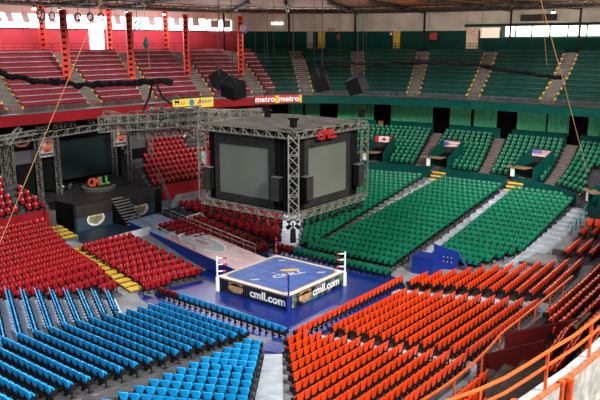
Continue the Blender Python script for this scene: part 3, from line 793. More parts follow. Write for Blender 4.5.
# skirt lettering
text('skirt_lettering', 'cmll.com', .78, M['ringwhite'], ring, frame_mtx((1.35, -S - .02, .50), (1, 0, 0), (0, 0, 1)), .005, 1.12, .022)
text('skirt_lettering', 'cmll.com', .78, M['ringwhite'], ring, frame_mtx((S + .02, 1.05, .52), (0, 1, 0), (0, 0, 1)), .005, 1.12, .022)
gold2 = mat('skirt_emblem_gold', (.50, .30, .14), .6, noise=.7, scale=5)
for o_, ax in (((-1.55, -S - .02, .52), (1, 0, 0)), ((S + .02, -1.35, .52), (0, 1, 0))):
    mb = MB(); mb.disc(o_, .72, .34, 20, ax, (0, 0, 1))
    for k in range(5):
        q = Vector(o_) + Vector(ax) * (-.5 + .25 * k) + Vector((0, 0, .28)); mb.disc(q, .14, .16, 8, ax, (0, 0, 1))
    for v in range(len(mb.v)): pass
    mb.build('skirt_emblem', gold2, ring)
# steps/cloth bundle on the ramp side
# ================================================================== ENTRANCE RAMP AND STAGE
ramp = empty('entrance_ramp', (-4, .8, 0), 0, 'long pale blue entrance ramp running from the stage to the ring', 'ramp')
P0, P1 = (-3.3, -1.1), (-18.6, 1.2); Q0, Q1 = (-3.3, 2.4), (-18.6, 4.6)
def RZ(k): return .95 + k * .85
def rp(p): return (p[0] + 4, p[1] - .8, p[2])
def lerp2(a, b, k): return (a[0] + (b[0] - a[0]) * k, a[1] + (b[1] - a[1]) * k)
mb = MB(); mb.hexa([rp((*P0, -.1)), rp((*P1, .9)), rp((*Q1, .9)), rp((*Q0, -.1)), rp((*P0, RZ(0) - .05)), rp((*P1, RZ(1) - .05)), rp((*Q1, RZ(1) - .05)), rp((*Q0, RZ(0) - .05))]); mb.build('side_skirt', M['bluebox'], ramp)
cuts = [(0, .26, (.55, .28, .30)), (.26, .62, (.42, .16, .19)), (.62, 1, (.28, .42, .62))]
for a, b_, c in cuts:
    mb = MB(); A0 = lerp2(P0, P1, a); A1 = lerp2(P0, P1, b_); B0 = lerp2(Q0, Q1, a); B1_ = lerp2(Q0, Q1, b_)
    mb.hexa([rp((*A0, RZ(a) - .05)), rp((*A1, RZ(b_) - .05)), rp((*B1_, RZ(b_) - .05)), rp((*B0, RZ(a) - .05)), rp((*A0, RZ(a))), rp((*A1, RZ(b_))), rp((*B1_, RZ(b_))), rp((*B0, RZ(a)))])
    mb.build('deck_panel', mat('ramp_deck_%d' % int(a * 100), c, .35, noise=.3, scale=1.2), ramp)
# oval emblem on the ramp
c0 = lerp2(lerp2(P0, P1, .42), lerp2(Q0, Q1, .42), .5)
def rampoval(rx, ry, n, m, dzv):
    mb = MB(); pts = []
    dx, dy = (P1[0] - P0[0]) / 15.45, (P1[1] - P0[1]) / 15.45
    for i in range(28):
        u, v = rx * math.cos(2 * pi * i / 28), ry * math.sin(2 * pi * i / 28)
        x = c0[0] + dx * u - dy * v; y = c0[1] + dy * u + dx * v; k = .42 + u / 15.45
        pts.append(rp((x, y, RZ(k) + dzv)))
    mb.face(pts[::-1]); mb.build(n, m, ramp)
rampoval(2.9, 1.25, 'oval_border', M['ringwhite'], .008); rampoval(2.7, 1.12, 'oval_field', mat('oval_teal', (.16, .30, .30), .4, noise=.3), .014); rampoval(1.5, .55, 'oval_centre', mat('oval_pink', (.5, .25, .25), .4, noise=.5, scale=2), .02); rampoval(.9, .3, 'oval_mark', mat('oval_dark', (.08, .12, .18), .4), .026)
# white side edges near the stage and ramp handrails
for (p, q, nm, lab) in (((-15.2, -3.4), (-15.3, .9), 'white_edge_beam', 'white low beam left of the ramp at the foot of the stage'), ((-15.3, 5.0), (-15.9, 9.0), 'white_edge_beam', 'white low beam right of the ramp at the foot of the stage')):
    mb = MB(); mb.hexa([(p[0] + .15, p[1], 1.2), (q[0] + .15, q[1], 1.2), (q[0] - .15, q[1], 1.2), (p[0] - .15, p[1], 1.2), (p[0] + .15, p[1], 1.85), (q[0] + .15, q[1], 1.85), (q[0] - .15, q[1], 1.85), (p[0] - .15, p[1], 1.85)]); tag(mb.build(nm, M['ringwhite']), lab, 'beam', 'white beams at the stage foot')
for (A_, B_, lab) in ((lerp2(Q0, Q1, .1), lerp2(Q0, Q1, .95), 'thin grey handrail along the right side of the ramp'), (lerp2(P0, P1, .35), lerp2(P0, P1, .95), 'thin grey handrail along the left side of the ramp')):
    e = empty('ramp_handrail', (A_[0], A_[1], 1), 0, lab, 'handrail', 'handrails of the entrance ramp')
    n = 9
    z0 = .0; rise = .75
    for i in range(n + 1):
        x, y = lerp2(A_, B_, i / n); z = RZ(.1) - 1 + rise * i / n + .0; mb = MB(); mb.bar((x - A_[0], y - A_[1], z), (x - A_[0], y - A_[1], z + .75), .025, 4); mb.build('post', M['truss'], e)
    mb = MB(); mb.bar((0, 0, RZ(.1) - 1 + .75), (B_[0] - A_[0], B_[1] - A_[1], RZ(.1) - 1 + rise + .75), .03, 4); mb.bar((0, 0, RZ(.1) - 1 + .4), (B_[0] - A_[0], B_[1] - A_[1], RZ(.1) - 1 + rise + .4), .02, 4); mb.build('rail', M['truss'], e)
# stage
def pl(px, py, X):
    """photo survey on the upright plane x = X: returns (y, z)"""
    u = (200 - py) / F; v = (px - 300) / F
    Yd = math.cos(PITCH) + u * math.sin(PITCH); Zd = -math.sin(PITCH) + u * math.cos(PITCH)
    dx = v * CA + Yd * SA; dy = -v * SA + Yd * CA
    k = (X - CAMX) / dx
    return CAMY + dy * k, CAMH + Zd * k
def plrect(x0, y0, x1, y1, X):
    """left-top and right-bottom corners -> y0, y1, z0, z1"""
    a = pl(x0, y1, X); b = pl(x1, y0, X); c = pl(x0, y0, X); d = pl(x1, y1, X)
    return a[0], b[0], (a[1] + d[1]) / 2, (b[1] + c[1]) / 2
SX = -20.6; SZ = 3.5; SF = 1.3
SY = 2.5
stage = empty('stage', (SX, SY, 0), 0, 'black entrance stage with two skirted blocks and a central staircase', 'stage')
def sp(mb): mb.v = [(p[0] - SX, p[1] - SY, p[2]) for p in mb.v]; return mb
sp(MB().box(-24.2, -2.3, .9, SX - .3, 7.1, SZ - .02)).build('platform', M['blackp'], stage)
sp(MB().box(-29.5, -6.4, .9, -24.2, 9.0, SZ - .02)).build('rear_platform', M['blackp'], stage)
dk = mat('stage_deck', (.040, .038, .040), .35, noise=.3, scale=.8)
sp(MB().box(-24.2, -2.3, SZ - .02, SX - .32, 7.1, SZ).box(-29.5, -6.4, SZ - .02, -24.2, 9.0, SZ)).build('deck', dk, stage)
ys = [pl(75, 202, SX)[0], pl(111, 197, SX)[0], pl(123, 193, SX)[0], pl(154, 189, SX)[0]]
for y0, y1 in ((ys[0], ys[1]), (ys[2], ys[3])):
    sp(MB().box(SX - .3, y0, SF - .4, SX + .05, y1, SZ - 1.05)).build('lower_skirt', M['stagegrey'], stage)
    sp(MB().box(SX - .3, y0, SZ - 1.05, SX + .1, y1, SZ + .02)).build('upper_skirt', M['stagedark'], stage)
em = mat('stage_emblem', (.60, .50, .30), .5, noise=.7, scale=4)
for px, py in ((96, 218.5), (140.5, 209)):
    yc, zc = pl(px, py, SX + .07)
    mb = MB(); mb.mi = 0; mb.disc((SX + .07, yc, zc), .92, .62, 24, (0, 1, 0), (0, 0, 1)); mb.mi = 1; mb.disc((SX + .08, yc, zc), .80, .50, 24, (0, 1, 0), (0, 0, 1)); mb.mi = 2
    for k in range(5): mb.disc((SX + .09, yc - .44 + .22 * k, zc + .08), .09, .18, 8, (0, 1, 0), (0, 0, 1))
    mb.mi = 3; mb.disc((SX + .095, yc, zc - .18), .5, .12, 12, (0, 1, 0), (0, 0, 1))
    sp(mb).build('oval_emblem', [M['ringwhite'], em, mat('emblem_dark', (.16, .08, .06), .5), mat('emblem_green', (.10, .22, .12), .5)], stage)
mb = MB(); n = 10
st0, st1 = ys[1] + .05, ys[2] + .25
for i in range(n):
    z = SF + (SZ - SF) * (i + 1) / n - .02; x = SX + 2.3 - i * (2.5 / n); sh = (n - i) * .05
    mb.mi = 0; mb.box(x - .3, st0 - sh * .0 + .1, SF - .4, x, st1 + .1, z - .05); mb.mi = 1; mb.box(x - .32, st0, z - .06, x + .02, st1 + .2, z)
sp(mb).build('staircase', [M['dark'], mat('stair_tread', (.24, .24, .23), .5)], stage)
sp(MB().box(-20.9, -4.8, .5, -15.7, 9.2, SF - .02)).build('foot_platform', mat('stage_foot_floor', (.018, .035, .06), .4, noise=.3, scale=.8), stage)
# turntable with letters
tc_ = at(99, 186, SZ + .3)
tt = empty('turntable', (tc_[0], tc_[1], SZ), 0, 'round grey turntable podium on the stage deck', 'podium')
mb = MB(); mb.bar((0, 0, 0), (0, 0, .32), 1.55, 28); mb.build('drum', mat('drum_olive', (.07, .07, .05), .6), tt)
mb = MB(); mb.bar((0, 0, .32), (0, 0, .36), 1.6, 28, 1.56); mb.build('rim', mat('drum_top', (.17, .16, .13), .6, noise=.3), tt)
mb = MB(); mb.bar((0, 0, .36), (0, 0, .38), 1.2, 28); mb.build('inset', mat('drum_inset', (.03, .03, .028), .6), tt)
for i, (ch, c) in enumerate((('C', (.50, .06, .04)), ('M', (.60, .09, .04)), ('L', (.10, .35, .13)), ('L', (.16, .45, .08)))):
    pos = (tc_[0] + .1, tc_[1] - .95 + i * .62)
    e = empty('stage_letter', (pos[0], pos[1], SZ + .38), 0, f'{["orange red", "orange", "green", "bright green"][i]} standing letter {ch}, {ORD[i + 1]} in the row on the turntable', 'letter', 'standing letters on the turntable')
    text('letter_body', ch, 1.05, mat('letter_paint_%d' % i, c, .5, emit=.12), e, frame_mtx((0, 0, .38), (0, 1, 0), (0, 0, 1)), .08, .9, .03)
BX = -28.6
bk = empty('stage_backdrop', (-29.2, 2, SZ), 0, 'tall black drape behind the stage screens', 'backdrop')
y0, y1, z0, z1 = plrect(-10, 140, 150, 132, -29.3)
MB().box(-.3, -12, -1.0, -.15, 8.6, 5.0).build('drape', M['black'], bk)
def scr(name, X, rect, m, label, cat='screen', bez=.08):
    y0, y1, z0, z1 = plrect(*rect, X)
    e = empty(name, (X, (y0 + y1) / 2, z0), 0, label, cat); w = (y1 - y0) / 2; h = z1 - z0
    MB().box(-.25, -w - bez, -bez, -.02, w + bez, h + bez).build('casing', M['blackp'], e)
    MB().box(-.03, -w, 0, .0, w, h).build('panel', m, e); return e
scr('led_wall', -28.2, (58, 138, 110, 176), M['ledscreen'], 'large dark LED wall at the back of the stage')
gp = mat('grey_panel', (.085, .08, .09), .5)
scr('side_screen', -27.4, (13, 151, 34, 164), gp, 'small grey screen left of the stage under the oval sign')
scr('side_screen', -27.6, (131, 134.5, 146, 148), gp, 'small grey screen right of the stage')
for X, rect, lab in ((-26.9, (13, 165, 34, 196), 'tall black panel under the small left screen'), (-27.0, (131, 149, 147, 180), 'tall black panel under the small right screen'), (-27.0, (39, 160, 54, 190), 'tall black panel under the left printed banner')):
    y0, y1, z0, z1 = plrect(*rect, X); tag(MB().box(X - .1, y0, max(z0, SZ), X, y1, z1).build('black_panel', M['black']), lab, 'panel', 'black panels on the stage')
def banner(X, rect, label):
    y0, y1, z0, z1 = plrect(*rect, X); w = (y1 - y0) / 2; h = z1 - z0
    e = empty('hanging_banner', (X, (y0 + y1) / 2, z0), 0, label, 'banner', 'printed banners beside the stage screen')
    MB().box(-.03, -w, 0, 0, w, h).build('cloth', mat('banner_white', (.50, .45, .44), .7, noise=.4, scale=3), e)
    mb = MB(); mb.disc((.012, .12, h * .42), w * .6, h * .17, 16, (0, 1, 0), (0, 0, 1)); mb.disc((.012, .3, h * .75), w * .45, h * .14, 16, (0, 1, 0), (0, 0, 1)); mb.build('orange_print', mat('banner_orange', (.65, .12, .02), .6), e)
    mb = MB()
    for k in range(5): mb.box(0, -w * .92, h * (.42 + .11 * k), .014, -w * (.5 - .1 * (k % 2)), h * (.48 + .11 * k))
    mb.disc((.02, .1, h * .34), w * .3, h * .06, 12, (0, 1, 0), (0, 0, 1)); mb.disc((.02, .2, h * .80), w * .2, h * .05, 12, (0, 1, 0), (0, 0, 1)); mb.box(0, -w * .7, h * .08, .014, w * .8, h * .2); mb.build('dark_print', mat('banner_dark', (.05, .05, .12), .6), e)
    mb = MB(); mb.box(.0, -w, h * .97, .02, w, h); mb.build('red_edge', M['padred'], e)
banner(-27.0, (39, 139, 53, 157), 'printed white and orange banner left of the large stage screen')
banner(-27.2, (114, 128.5, 126.5, 146), 'printed white and orange banner right of the large stage screen')
y0, y1, z0, z1 = plrect(12, 139.5, 32, 148, -27.2); w_ = (y1 - y0) / 2
e = empty('oval_sign', (-27.2, (y0 + y1) / 2, z0), 0, 'orange and blue oval sign above the small left screen', 'sign')
MB().box(-.1, -w_, 0, -.02, w_, z1 - z0).build('board', M['blackp'], e)
mb = MB(); mb.disc((0, 0, .42), .72, .32, 20, (0, 1, 0), (0, 0, 1)); mb.build('orange_rim', mat('sign_orange', (.65, .2, .03), .5, emit=.08), e)
mb = MB(); mb.disc((.01, 0, .42), .56, .21, 20, (0, 1, 0), (0, 0, 1)); mb.build('blue_field', mat('sign_blue', (.13, .12, .22), .5, noise=.5, scale=4), e)
# stage towers and lighting truss
TXX = -26.4
for px, ytop, lab in ((2, 142, 'leftmost truss tower beside the stage'), (9.5, 141, 'second truss tower from the left of the stage'), (36.5, 139, 'truss tower left of the left banner'), (55.5, 136, 'truss tower right of the left banner'), (113, 129, 'truss tower left of the right banner'), (128, 127, 'truss tower right of the right banner'), (150, 130, 'truss tower beside the raised red tier')):
    y, z = pl(px, ytop, TXX); zb = SZ if px not in (2, 9.5, 150) else 2.4
    mb = MB(); truss(mb, (TXX, y, zb), (TXX, y, z), .38, .03, .5); tag(mb.build('truss_tower', M['dtruss']), lab, 'truss', 'truss towers of the stage')
ya, za = pl(-8, 143, -26.0); yb, zb_ = pl(104, 126, -26.0); ztr = (za + zb_) / 2
mb = MB(); truss(mb, (-26.0, ya, za), (-26.0, yb, zb_), .55, .04, .6); tag(mb.build('lighting_truss', M['truss']), 'long silver lighting truss above the stage', 'truss')
def tpt(px, py, X): y, z = pl(px, py, X); return (X, y, z)
mb = MB(); truss(mb, tpt(7, 144, -25.2), tpt(20, 127, -25.0), .35, .04, .5); tag(mb.build('folded_truss', M['truss']), 'tilted loose silver truss piece at the left end', 'truss')
mb = MB(); truss(mb, tpt(-5, 139, -25.0), tpt(36, 132, -25.0), .35, .04, .5); tag(mb.build('loose_truss', M['truss']), 'level loose silver truss piece at the left end', 'truss')
def moving_head(name, loc, label, group, up=1, m='truss', sc=1.0):
    e = empty(name, loc, random.uniform(0, 6), label, 'stage light', group)
    mb = MB(); mb.box(-.16 * sc, -.12 * sc, min(0, up * .12 * sc), .16 * sc, .12 * sc, max(0, up * .12 * sc)); mb.build('base', M['blackp'], e)
    mb = MB()
    for s in (-1, 1): mb.bar((s * .15 * sc, 0, up * .1 * sc), (s * .15 * sc, 0, up * .42 * sc), .03 * sc)
    mb.bar((-.16 * sc, 0, up * .14 * sc), (.16 * sc, 0, up * .14 * sc), .03 * sc)
    mb.build('yoke', M[m], e)
    mb = MB(); mb.bar((0, -.12 * sc, up * .35 * sc), (0, .16 * sc, up * .55 * sc), .12 * sc, 8, .15 * sc); mb.build('head', M[m], e)
for i, px in enumerate((38.5, 42.5, 47, 55.5, 60.5, 65.5, 70, 74.5, 90, 94, 98.5)):
    y, z = pl(px, 141.5 - .155 * px, -26.0)
    moving_head('moving_head_light', (-26.0, y, z + .25), f'silver stage light standing on the stage truss, {ORD[i + 1]} from the left', 'stage lights standing on the stage truss', 1, 'truss', 1.25)
for j, (px, py) in enumerate(((58, 193), (63, 191), (70, 190), (75, 176), (84, 175), (118, 180))):
    q = at(px, py, SZ)
    moving_head('floor_light', (q[0], q[1], SZ), f'dark stage light on the stage deck, {ORD[j + 1]} from the left', 'dark lights on the stage deck', 1, 'grey')
mb = MB(); q = at(124, 187, SZ)
for i in range(5): mb.box(q[0] - .5 - i * .5, q[1] - 1.3, SZ, q[0] - i * .5, q[1] + 1.0, SZ + .2 + .2 * i)
tag(mb.build('stage_steps', mat('dark_steps', (.02, .02, .022), .5)), 'dark wide steps at the right rear of the stage deck', 'steps')
def zp(px, py, z): a, b = at(px, py, z); return (a, b, z)
for (p0, p1, lab) in ((zp(40, 200, 4.0), zp(60, 240, 1.8), 'grey slanting handrail left of the stage'), (zp(158, 178, 4.4), zp(170, 205, 2.0), 'grey slanting handrail right of the stage')):
    e = empty('slanting_rail', p0, 0, lab, 'handrail', 'slanting handrails beside the stage'); p = Vector(p1) - Vector(p0)
    mb = MB(); mb.bar((0, 0, .9), p + Vector((0, 0, .9)), .04); mb.bar((0, 0, .4), p + Vector((0, 0, .4)), .03); mb.build('rail', M['grey'], e)
    for i in range(7): q = p * (i / 6); mb = MB(); mb.bar(q, q + Vector((0, 0, .9)), .03); mb.build('post', M['grey'], e)
# ================================================================== HANGING SCREEN CUBE
CZ0, CZ1 = 6.6, 11.95
yawc = D(-83 + 0)
cc = Vector(((-1.07 - RING[0]) * CA, -(-1.07 - RING[0]) * SA, 0))
cube = empty('hanging_screen_cube', (cc.x, cc.y, CZ0), 0, 'big black draped four-sided screen rig hanging above the ring', 'screen rig')
hh = 3.6
H = CZ1 - CZ0
for k, (nx, ny) in enumerate(((0, -1), (1, 0), (0, 1), (-1, 0))):
    n = Vector((nx, ny, 0)); r = Vector((-ny, nx, 0)); mb = MB(); prev = None
    N = 60
    for i in range(N + 1):
        u = -hh + 2 * hh * i / N; w = .05 * math.sin(i * 1.9) + .03 * math.sin(i * .7)
        b0 = r * u + n * (hh + w) + Vector((0, 0, .05 * math.sin(i * .8))); b1_ = r * u + n * (hh + w) + Vector((0, 0, H - .45))
        if prev: mb.face([prev[0], b0, b1_, prev[1]])
        prev = (b0, b1_)
    mb.build('drape', M['black'], cube)
    UA, UB = (-2.5, 1.8) if k != 1 else (-2.25, 2.0)
    p = MB().hexa([tuple(r * u + n * (hh + d) + Vector((0, 0, z))) for z in (.8, 4.1) for u, d in ((UA, .05), (UB, .05), (UB, .15), (UA, .15))]).build('screen', M['screen'], cube)
    mb = MB()
    for u0, u1, z0, z1 in ((UA - .4, UB + .4, 4.1, 4.85), (UA - .4, UB + .4, .3, .8), (UA - .4, UA, .8, 4.1), (UB, UB + .4, .8, 4.1)):
        mb.hexa([tuple(r * u + n * (hh + d) + Vector((0, 0, z))) for z in (z0, z1) for u, d in ((u0, .05), (u1, .05), (u1, .2), (u0, .2))])
    mb.build('screen_surround', mat('charcoal_surround', (.022, .022, .022), .7, noise=.4, scale=2.5), p)
# speakers at the corners of each visible face
spn = 0
def boxsp(loc, rz, label, group, w=.42, d=.4, h=1.15, m='blackp'):
    e = empty('loudspeaker', loc, rz, label, 'loudspeaker', group)
    MB().hexa([(-w * .7, d * .5, 0), (w * .7, d * .5, 0), (w, -d * .5, 0), (-w, -d * .5, 0), (-w * .7, d * .5, h), (w * .7, d * .5, h), (w, -d * .5, h), (-w, -d * .5, h)]).build('cabinet', M[m], e)
    mb = MB(); mb.box(-w * .9, -d * .5 - .03, .05, w * .9, -d * .5 - .005, h - .05); mb.build('grille', M['steel'], e)
    mb = MB(); mb.box(-w * .85, -d * .45, h, w * .85, d * .45, h + .04); mb.build('top_plate', M['grey'], e)
    return e
for (x, y, rz, lab) in ((2.72, -hh - .45, 0, 'black speaker on the left face near the front corner truss'), (-3.3, -hh - .45, 0, 'black speaker at the left outer corner of the screens'), (hh + .45, -2.75, pi / 2, 'black speaker on the right face near the front corner truss'), (hh + .45, 3.1, pi / 2, 'black speaker at the right outer corner of the screens')):
    boxsp((cc.x + x, cc.y + y, CZ0 + .9), rz, lab, 'black speakers hung at the screen corners', .36, .5, 1.5)
# truss frame of the rig
rig = empty('screen_rig_truss', (cc.x, cc.y, CZ0), 0, 'aluminium truss frame around the hanging screens', 'truss')
T = 3.95
cs = [(-T, -T), (T, -T), (T, T), (-T, T)]
for i, (a, b_) in enumerate(cs):
    a2, b2 = cs[(i + 1) % 4]
    mb = MB(); truss(mb, (a, b_, H - .25), (a2, b2, H - .25), .42, .035, .5); mb.build('top_truss', M['dtruss'], rig)
    mb = MB(); truss(mb, (a, b_, .0), (a2, b2, .0), .38, .035, .5); mb.build('bottom_truss', M['dtruss'], rig)
    mb = MB(); w = .62 if i == 1 else .5
    truss(mb, (a, b_, .1), (a, b_, H - .2), w, .04 if i == 1 else .03, .62); mb.build('corner_truss', M['truss'] if i == 1 else M['dtruss'], rig)
cov = MB(); G = 14; idc = {}
for i in range(G + 1):
    for j in range(G + 1):
        x = -T + 2 * T * i / G; y = -T + 2 * T * j / G
        edge = min(i, j, G - i, G - j) / (G / 2)
        z = H - .02 + .34 * min(1, edge * 1.2) + .10 * math.sin(i * 2.3 + j) * edge + .05 * math.sin(j * 1.7)
        idc[i, j] = len(cov.v); cov.v.append((cc.x + x, cc.y + y, CZ0 + z))
for i in range(G):
    for j in range(G): cov.f.append((idc[i, j], idc[i + 1, j], idc[i + 1, j + 1], idc[i, j + 1])); cov.m.append(0)
tag(cov.build('roof_tarpaulin', M['tarp'], smooth=True), 'crumpled grey tarpaulin lying over the top of the screen rig', 'tarpaulin')
text('rig_lettering', 'CMLL', .80, mat('sign_red', (.36, .010, .012), .5, emit=.03), rig, frame_mtx((T + .25, -.85, H - .48), (0, 1, 0), (0, 0, 1)), .05, 1.0, .025)
# little lights hung on the lower frame and on top
j = 0
for s in range(11):
    j += 1
    u = -T + 2 * T * (s + .5) / 11
    moving_head('rig_light', (cc.x + T, cc.y + u, CZ0 - .25), f'small black lamp under the right lower truss of the rig, {ORD[s + 1]} from the front', 'lamps under the right lower truss', -1, 'blackp', .9)
    moving_head('rig_light', (cc.x + u, cc.y - T, CZ0 - .25), f'small black lamp under the left lower truss of the rig, {ORD[s + 1]} from the left', 'lamps under the left lower truss', -1, 'blackp', .9)
for (u, v, lab) in ((T, -T, 'black chain hoist on the front corner of the rig roof'), (T, T * .9, 'black chain hoist on the right corner of the rig roof'), (-T * .2, -T * .2, 'small chain hoist in the middle of the rig tarpaulin')):
    e = empty('chain_hoist', (cc.x + u, cc.y + v, CZ1 + .1), 0, lab, 'hoist', 'chain hoists of the rig')
    mb = MB(); mb.box(-.16, -.16, .15, .16, .16, .6); mb.box(-.35, -.1, .6, .35, .1, .72); mb.build('motor', M['blackp'], e)
    mb = MB(); mb.bar((0, 0, .6), (0, 0, ZT - CZ1 - .2), .014, 4); mb.build('chain', M['steel'], e)
    mb = MB(); mb.bar((0, 0, -.2), (0, 0, .2), .05, 4); mb.build('hook', M['grey'], e)
mb = MB(); mb.bar((0, 0, -.5), (0, 0, .35), .2, 8, .16); mb.bar((0, 0, .35), (0, 0, .75), .05, 6)
o = mb.build('hanging_par_can', M['blackp'], loc=(cc.x + T + .15, cc.y - T - .25, CZ0 - 1.0)); tag(o, 'larger black lamp hanging below the front corner of the rig', 'lamp')
# ================================================================== TRUSS STACK left of the rig
def P3(px, py, depth_z):  # plan point at chosen height
    a, b_ = at(px, py, depth_z); return (a, b_, depth_z)
grid = [((100, 118), (262, 110), 10.2), ((100, 126), (215, 118), 9.7), ((140, 132), (205, 127), 9.3), ((130, 113), (200, 107), 10.3), ((150, 109), (265, 112), 10.6), ((105, 112), (150, 122), 10.0), ((170, 108), (215, 124), 10.1), ((195, 112), (270, 116), 10.3)]
grid += [((103, 122), (180, 116), 10), ((118, 129), (200, 122), 10), ((150, 128), (212, 130), 10)]
gl = ['longest silver truss of the hanging stack', 'second silver truss below the long one', 'short silver truss at the bottom of the stack', 'upper left silver truss of the stack', 'upper silver truss running behind the rig roof', 'crossing silver truss at the left of the stack', 'crossing silver truss right in the stack', 'silver truss joining the stack to the rig', 'short silver truss low at the left of the stack', 'middle silver truss filling the stack', 'lowest short silver truss at the right of the stack']
for (a, b_, z), lab in zip(grid, gl):
    # all these hang about sixty metres out, level
    def pt(p, dist=56):
        u = (200 - p[1] - 2.5) / F; v = (p[0] - 300) / F
        d = Vector((v, math.cos(PITCH) + u * math.sin(PITCH), -math.sin(PITCH) + u * math.cos(PITCH)))
        d = d * (dist / d.y); X, Y = d.x - RING[0], d.y - RING[1]
        return (X * CA + Y * SA, -X * SA + Y * CA, CAMH + d.z)
    mb = MB(); truss(mb, pt(a, 56 + gl.index(lab) * .35), pt(b_, 54 + gl.index(lab) * .35), .60, .045, .42); tag(mb.build('hanging_truss', M['dtruss']), lab, 'truss', 'stack of hanging silver trusses')
def ptd(p, dist):
    u = (200 - p[1]) / F; v = (p[0] - 300) / F
    d = Vector((v, math.cos(PITCH) + u * math.sin(PITCH), -math.sin(PITCH) + u * math.cos(PITCH)))
    d = d * (dist / d.y); X, Y = d.x - RING[0], d.y - RING[1]
    return (X * CA + Y * SA, -X * SA + Y * CA, CAMH + d.z)
for j, (x, y) in enumerate(((162, 113), (185, 130), (178, 131), (192, 132), (172, 129), (152, 104), (177, 103), (161, 119), (197, 113), (205, 111))):
    moving_head('truss_light', ptd((x, y), 55), f'small dark lamp clamped to the hanging trusses, {ORD[j + 1]} of the scattered ones', 'lamps clamped to the hanging trusses', -1 if j % 2 else 1, 'grey', 1.0)
# ================================================================== hanging line-array speakers
hs = [((220, 80), 50, 'leftmost black speaker box hanging over the rig', .3, (1.1, .95, .8)), ((233, 89), 47, 'second black speaker box, lower and larger, hanging beside the first', .7, (1.2, .95, .95)), ((322, 82), 50, 'dark speaker box hanging left of the grey-faced one', -.3, (1.15, .9, .9)), ((357, 84), 47, 'speaker box with a pale grey face hanging before the green benches', -.6, (1.25, .9, .95))]
for (p, dist_, lab, rz, (w, d, h)) in hs:
    loc = ptd(p, dist_)
    e = empty('hanging_speaker', loc, rz - .66, lab, 'loudspeaker', 'speaker boxes hung over the rig'); e.rotation_euler = (.35, .25, rz - .66)
    MB().hexa([(-w * .62, d * .5, -h * .6), (w * .62, d * .5, -h * .6), (w * .5, -d * .6, -h * .5), (-w * .5, -d * .6, -h * .5), (-w * .62, d * .5, h * .6), (w * .62, d * .5, h * .6), (w * .5, -d * .6, h * .5), (-w * .5, -d * .6, h * .5)]).build('cabinet', M['blackp'], e)
    MB().hexa([(-w * .66, -d * .3, -h * .45), (-w * .6, -d * .3, -h * .45), (-w * .72, d * .4, -h * .5), (-w * .74, d * .4, -h * .5), (-w * .62, -d * .3, h * .45), (-w * .56, -d * .3, h * .45), (-w * .66, d * .4, h * .5), (-w * .72, d * .4, h * .5)]).build('grille', M['truss'] if 'pale' in lab else M['steel'], e)
    mb = MB(); mb.bar((-.3, 0, h * .5), (0, 0, h * .5 + .7), .03); mb.bar((.3, 0, h * .5), (0, 0, h * .5 + .7), .03); mb.build('hanger', M['steel'], e)
    mb = MB(); mb.bar((loc[0], loc[1], loc[2] + 1.0), (loc[0], loc[1], ZT), .025, 4); tag(mb.build('suspension_cable', M['steel']), 'dark cable from the roof to the ' + lab.replace('hanging', 'hung').split(' box')[0].replace(' black', '').replace('dark ', 'dark central ') + ' box', 'cable', 'cables carrying the hanging speakers')
# ================================================================== black cable bundles
def bundle(pts, dist_, r, label):
    P = []
    for i in range(len(pts) - 1):
        for k in range(6):
            t = k / 6; P.append(ptd((pts[i][0] + (pts[i + 1][0] - pts[i][0]) * t, pts[i][1] + (pts[i + 1][1] - pts[i][1]) * t), dist_))
    P.append(ptd(pts[-1], dist_)); mb = MB()
    for q in range(3):
        pr = None
        for i, p in enumerate(P):
            o_ = Vector((random.uniform(-r, r), random.uniform(-r, r), random.uniform(-r, r))); v = Vector(p) + o_
            if pr is not None: mb.bar(pr, v, r * random.uniform(.7, 1.15), 6, r * random.uniform(.7, 1.15))
            pr = v
    tag(mb.build('cable_bundle', mat('black_cable', (.004, .004, .005), .8)), label, 'cable bundle')
bundle([(-8, 70), (0, 72), (18, 78), (40, 81), (58, 82), (80, 86), (105, 84), (130, 84), (150, 82), (172, 82)], 52, .17, 'thick sagging black cable bundle before the red stand')
bundle([(316, 60), (332, 61), (345, 63), (372, 64), (400, 62), (440, 63), (478, 65), (508, 70), (540, 75), (563, 78)], 52, .115, 'sagging black cable bundle before the green stand')
for pts, lab in ((([(152, 83), (149, 98), (143, 110)]), 'black cable loop dropping left onto the hanging trusses'), (([(157, 85), (163, 98), (172, 104)]), 'black cable loop dropping right onto the hanging trusses')):
    mb = MB(); mb.path([ptd(p, 54) for p in pts], .09, 5); tag(mb.build('cable', M['blackp']), lab, 'cable')
# ropes and guy wires
for a, b_, d0, d1, r, m, lab in (((104, -6), (-4, 252), 38, 30, .016, 'rope', 'orange rope slanting down past the red seats at left'), ((541, -6), (547, 66), 48, 50, .014, 'rope', 'thin rope dropping from the roof at the right centre'), ((539, -6), (563, 80), 45, 45, .018, 'rope', 'long pale rope slanting down before the right green tier'), ((563, 80), (587, 172), 45, 46, .018, 'rope', 'lower length of the pale rope at the right'), ((143, -4), (150, 70), 52, 53, .018, 'rope', 'thin rope to the end of the black cable bundle')):
    mb = MB(); mb.bar(ptd(a, d0), ptd(b_, d1), r, 5); tag(mb.build('rope', M[m]), lab, 'rope')
for i, (x, y) in enumerate(((107, 100), (24, 32), (256, 95), (265, 110), (274, 60), (365, 118), (480, 60), (465, 60), (314, 126), (222, 118), (340, 60))):
    t_ = ptd((x, y), 50); mb = MB(); mb.bar(t_, (t_[0], t_[1], ZT), .014, 3); tag(mb.build('hanging_wire', M['steel']), f'thin dark wire hanging from the roof, {ORD[i + 1]} of the scattered ones', 'wire', 'thin wires hanging from the roof')
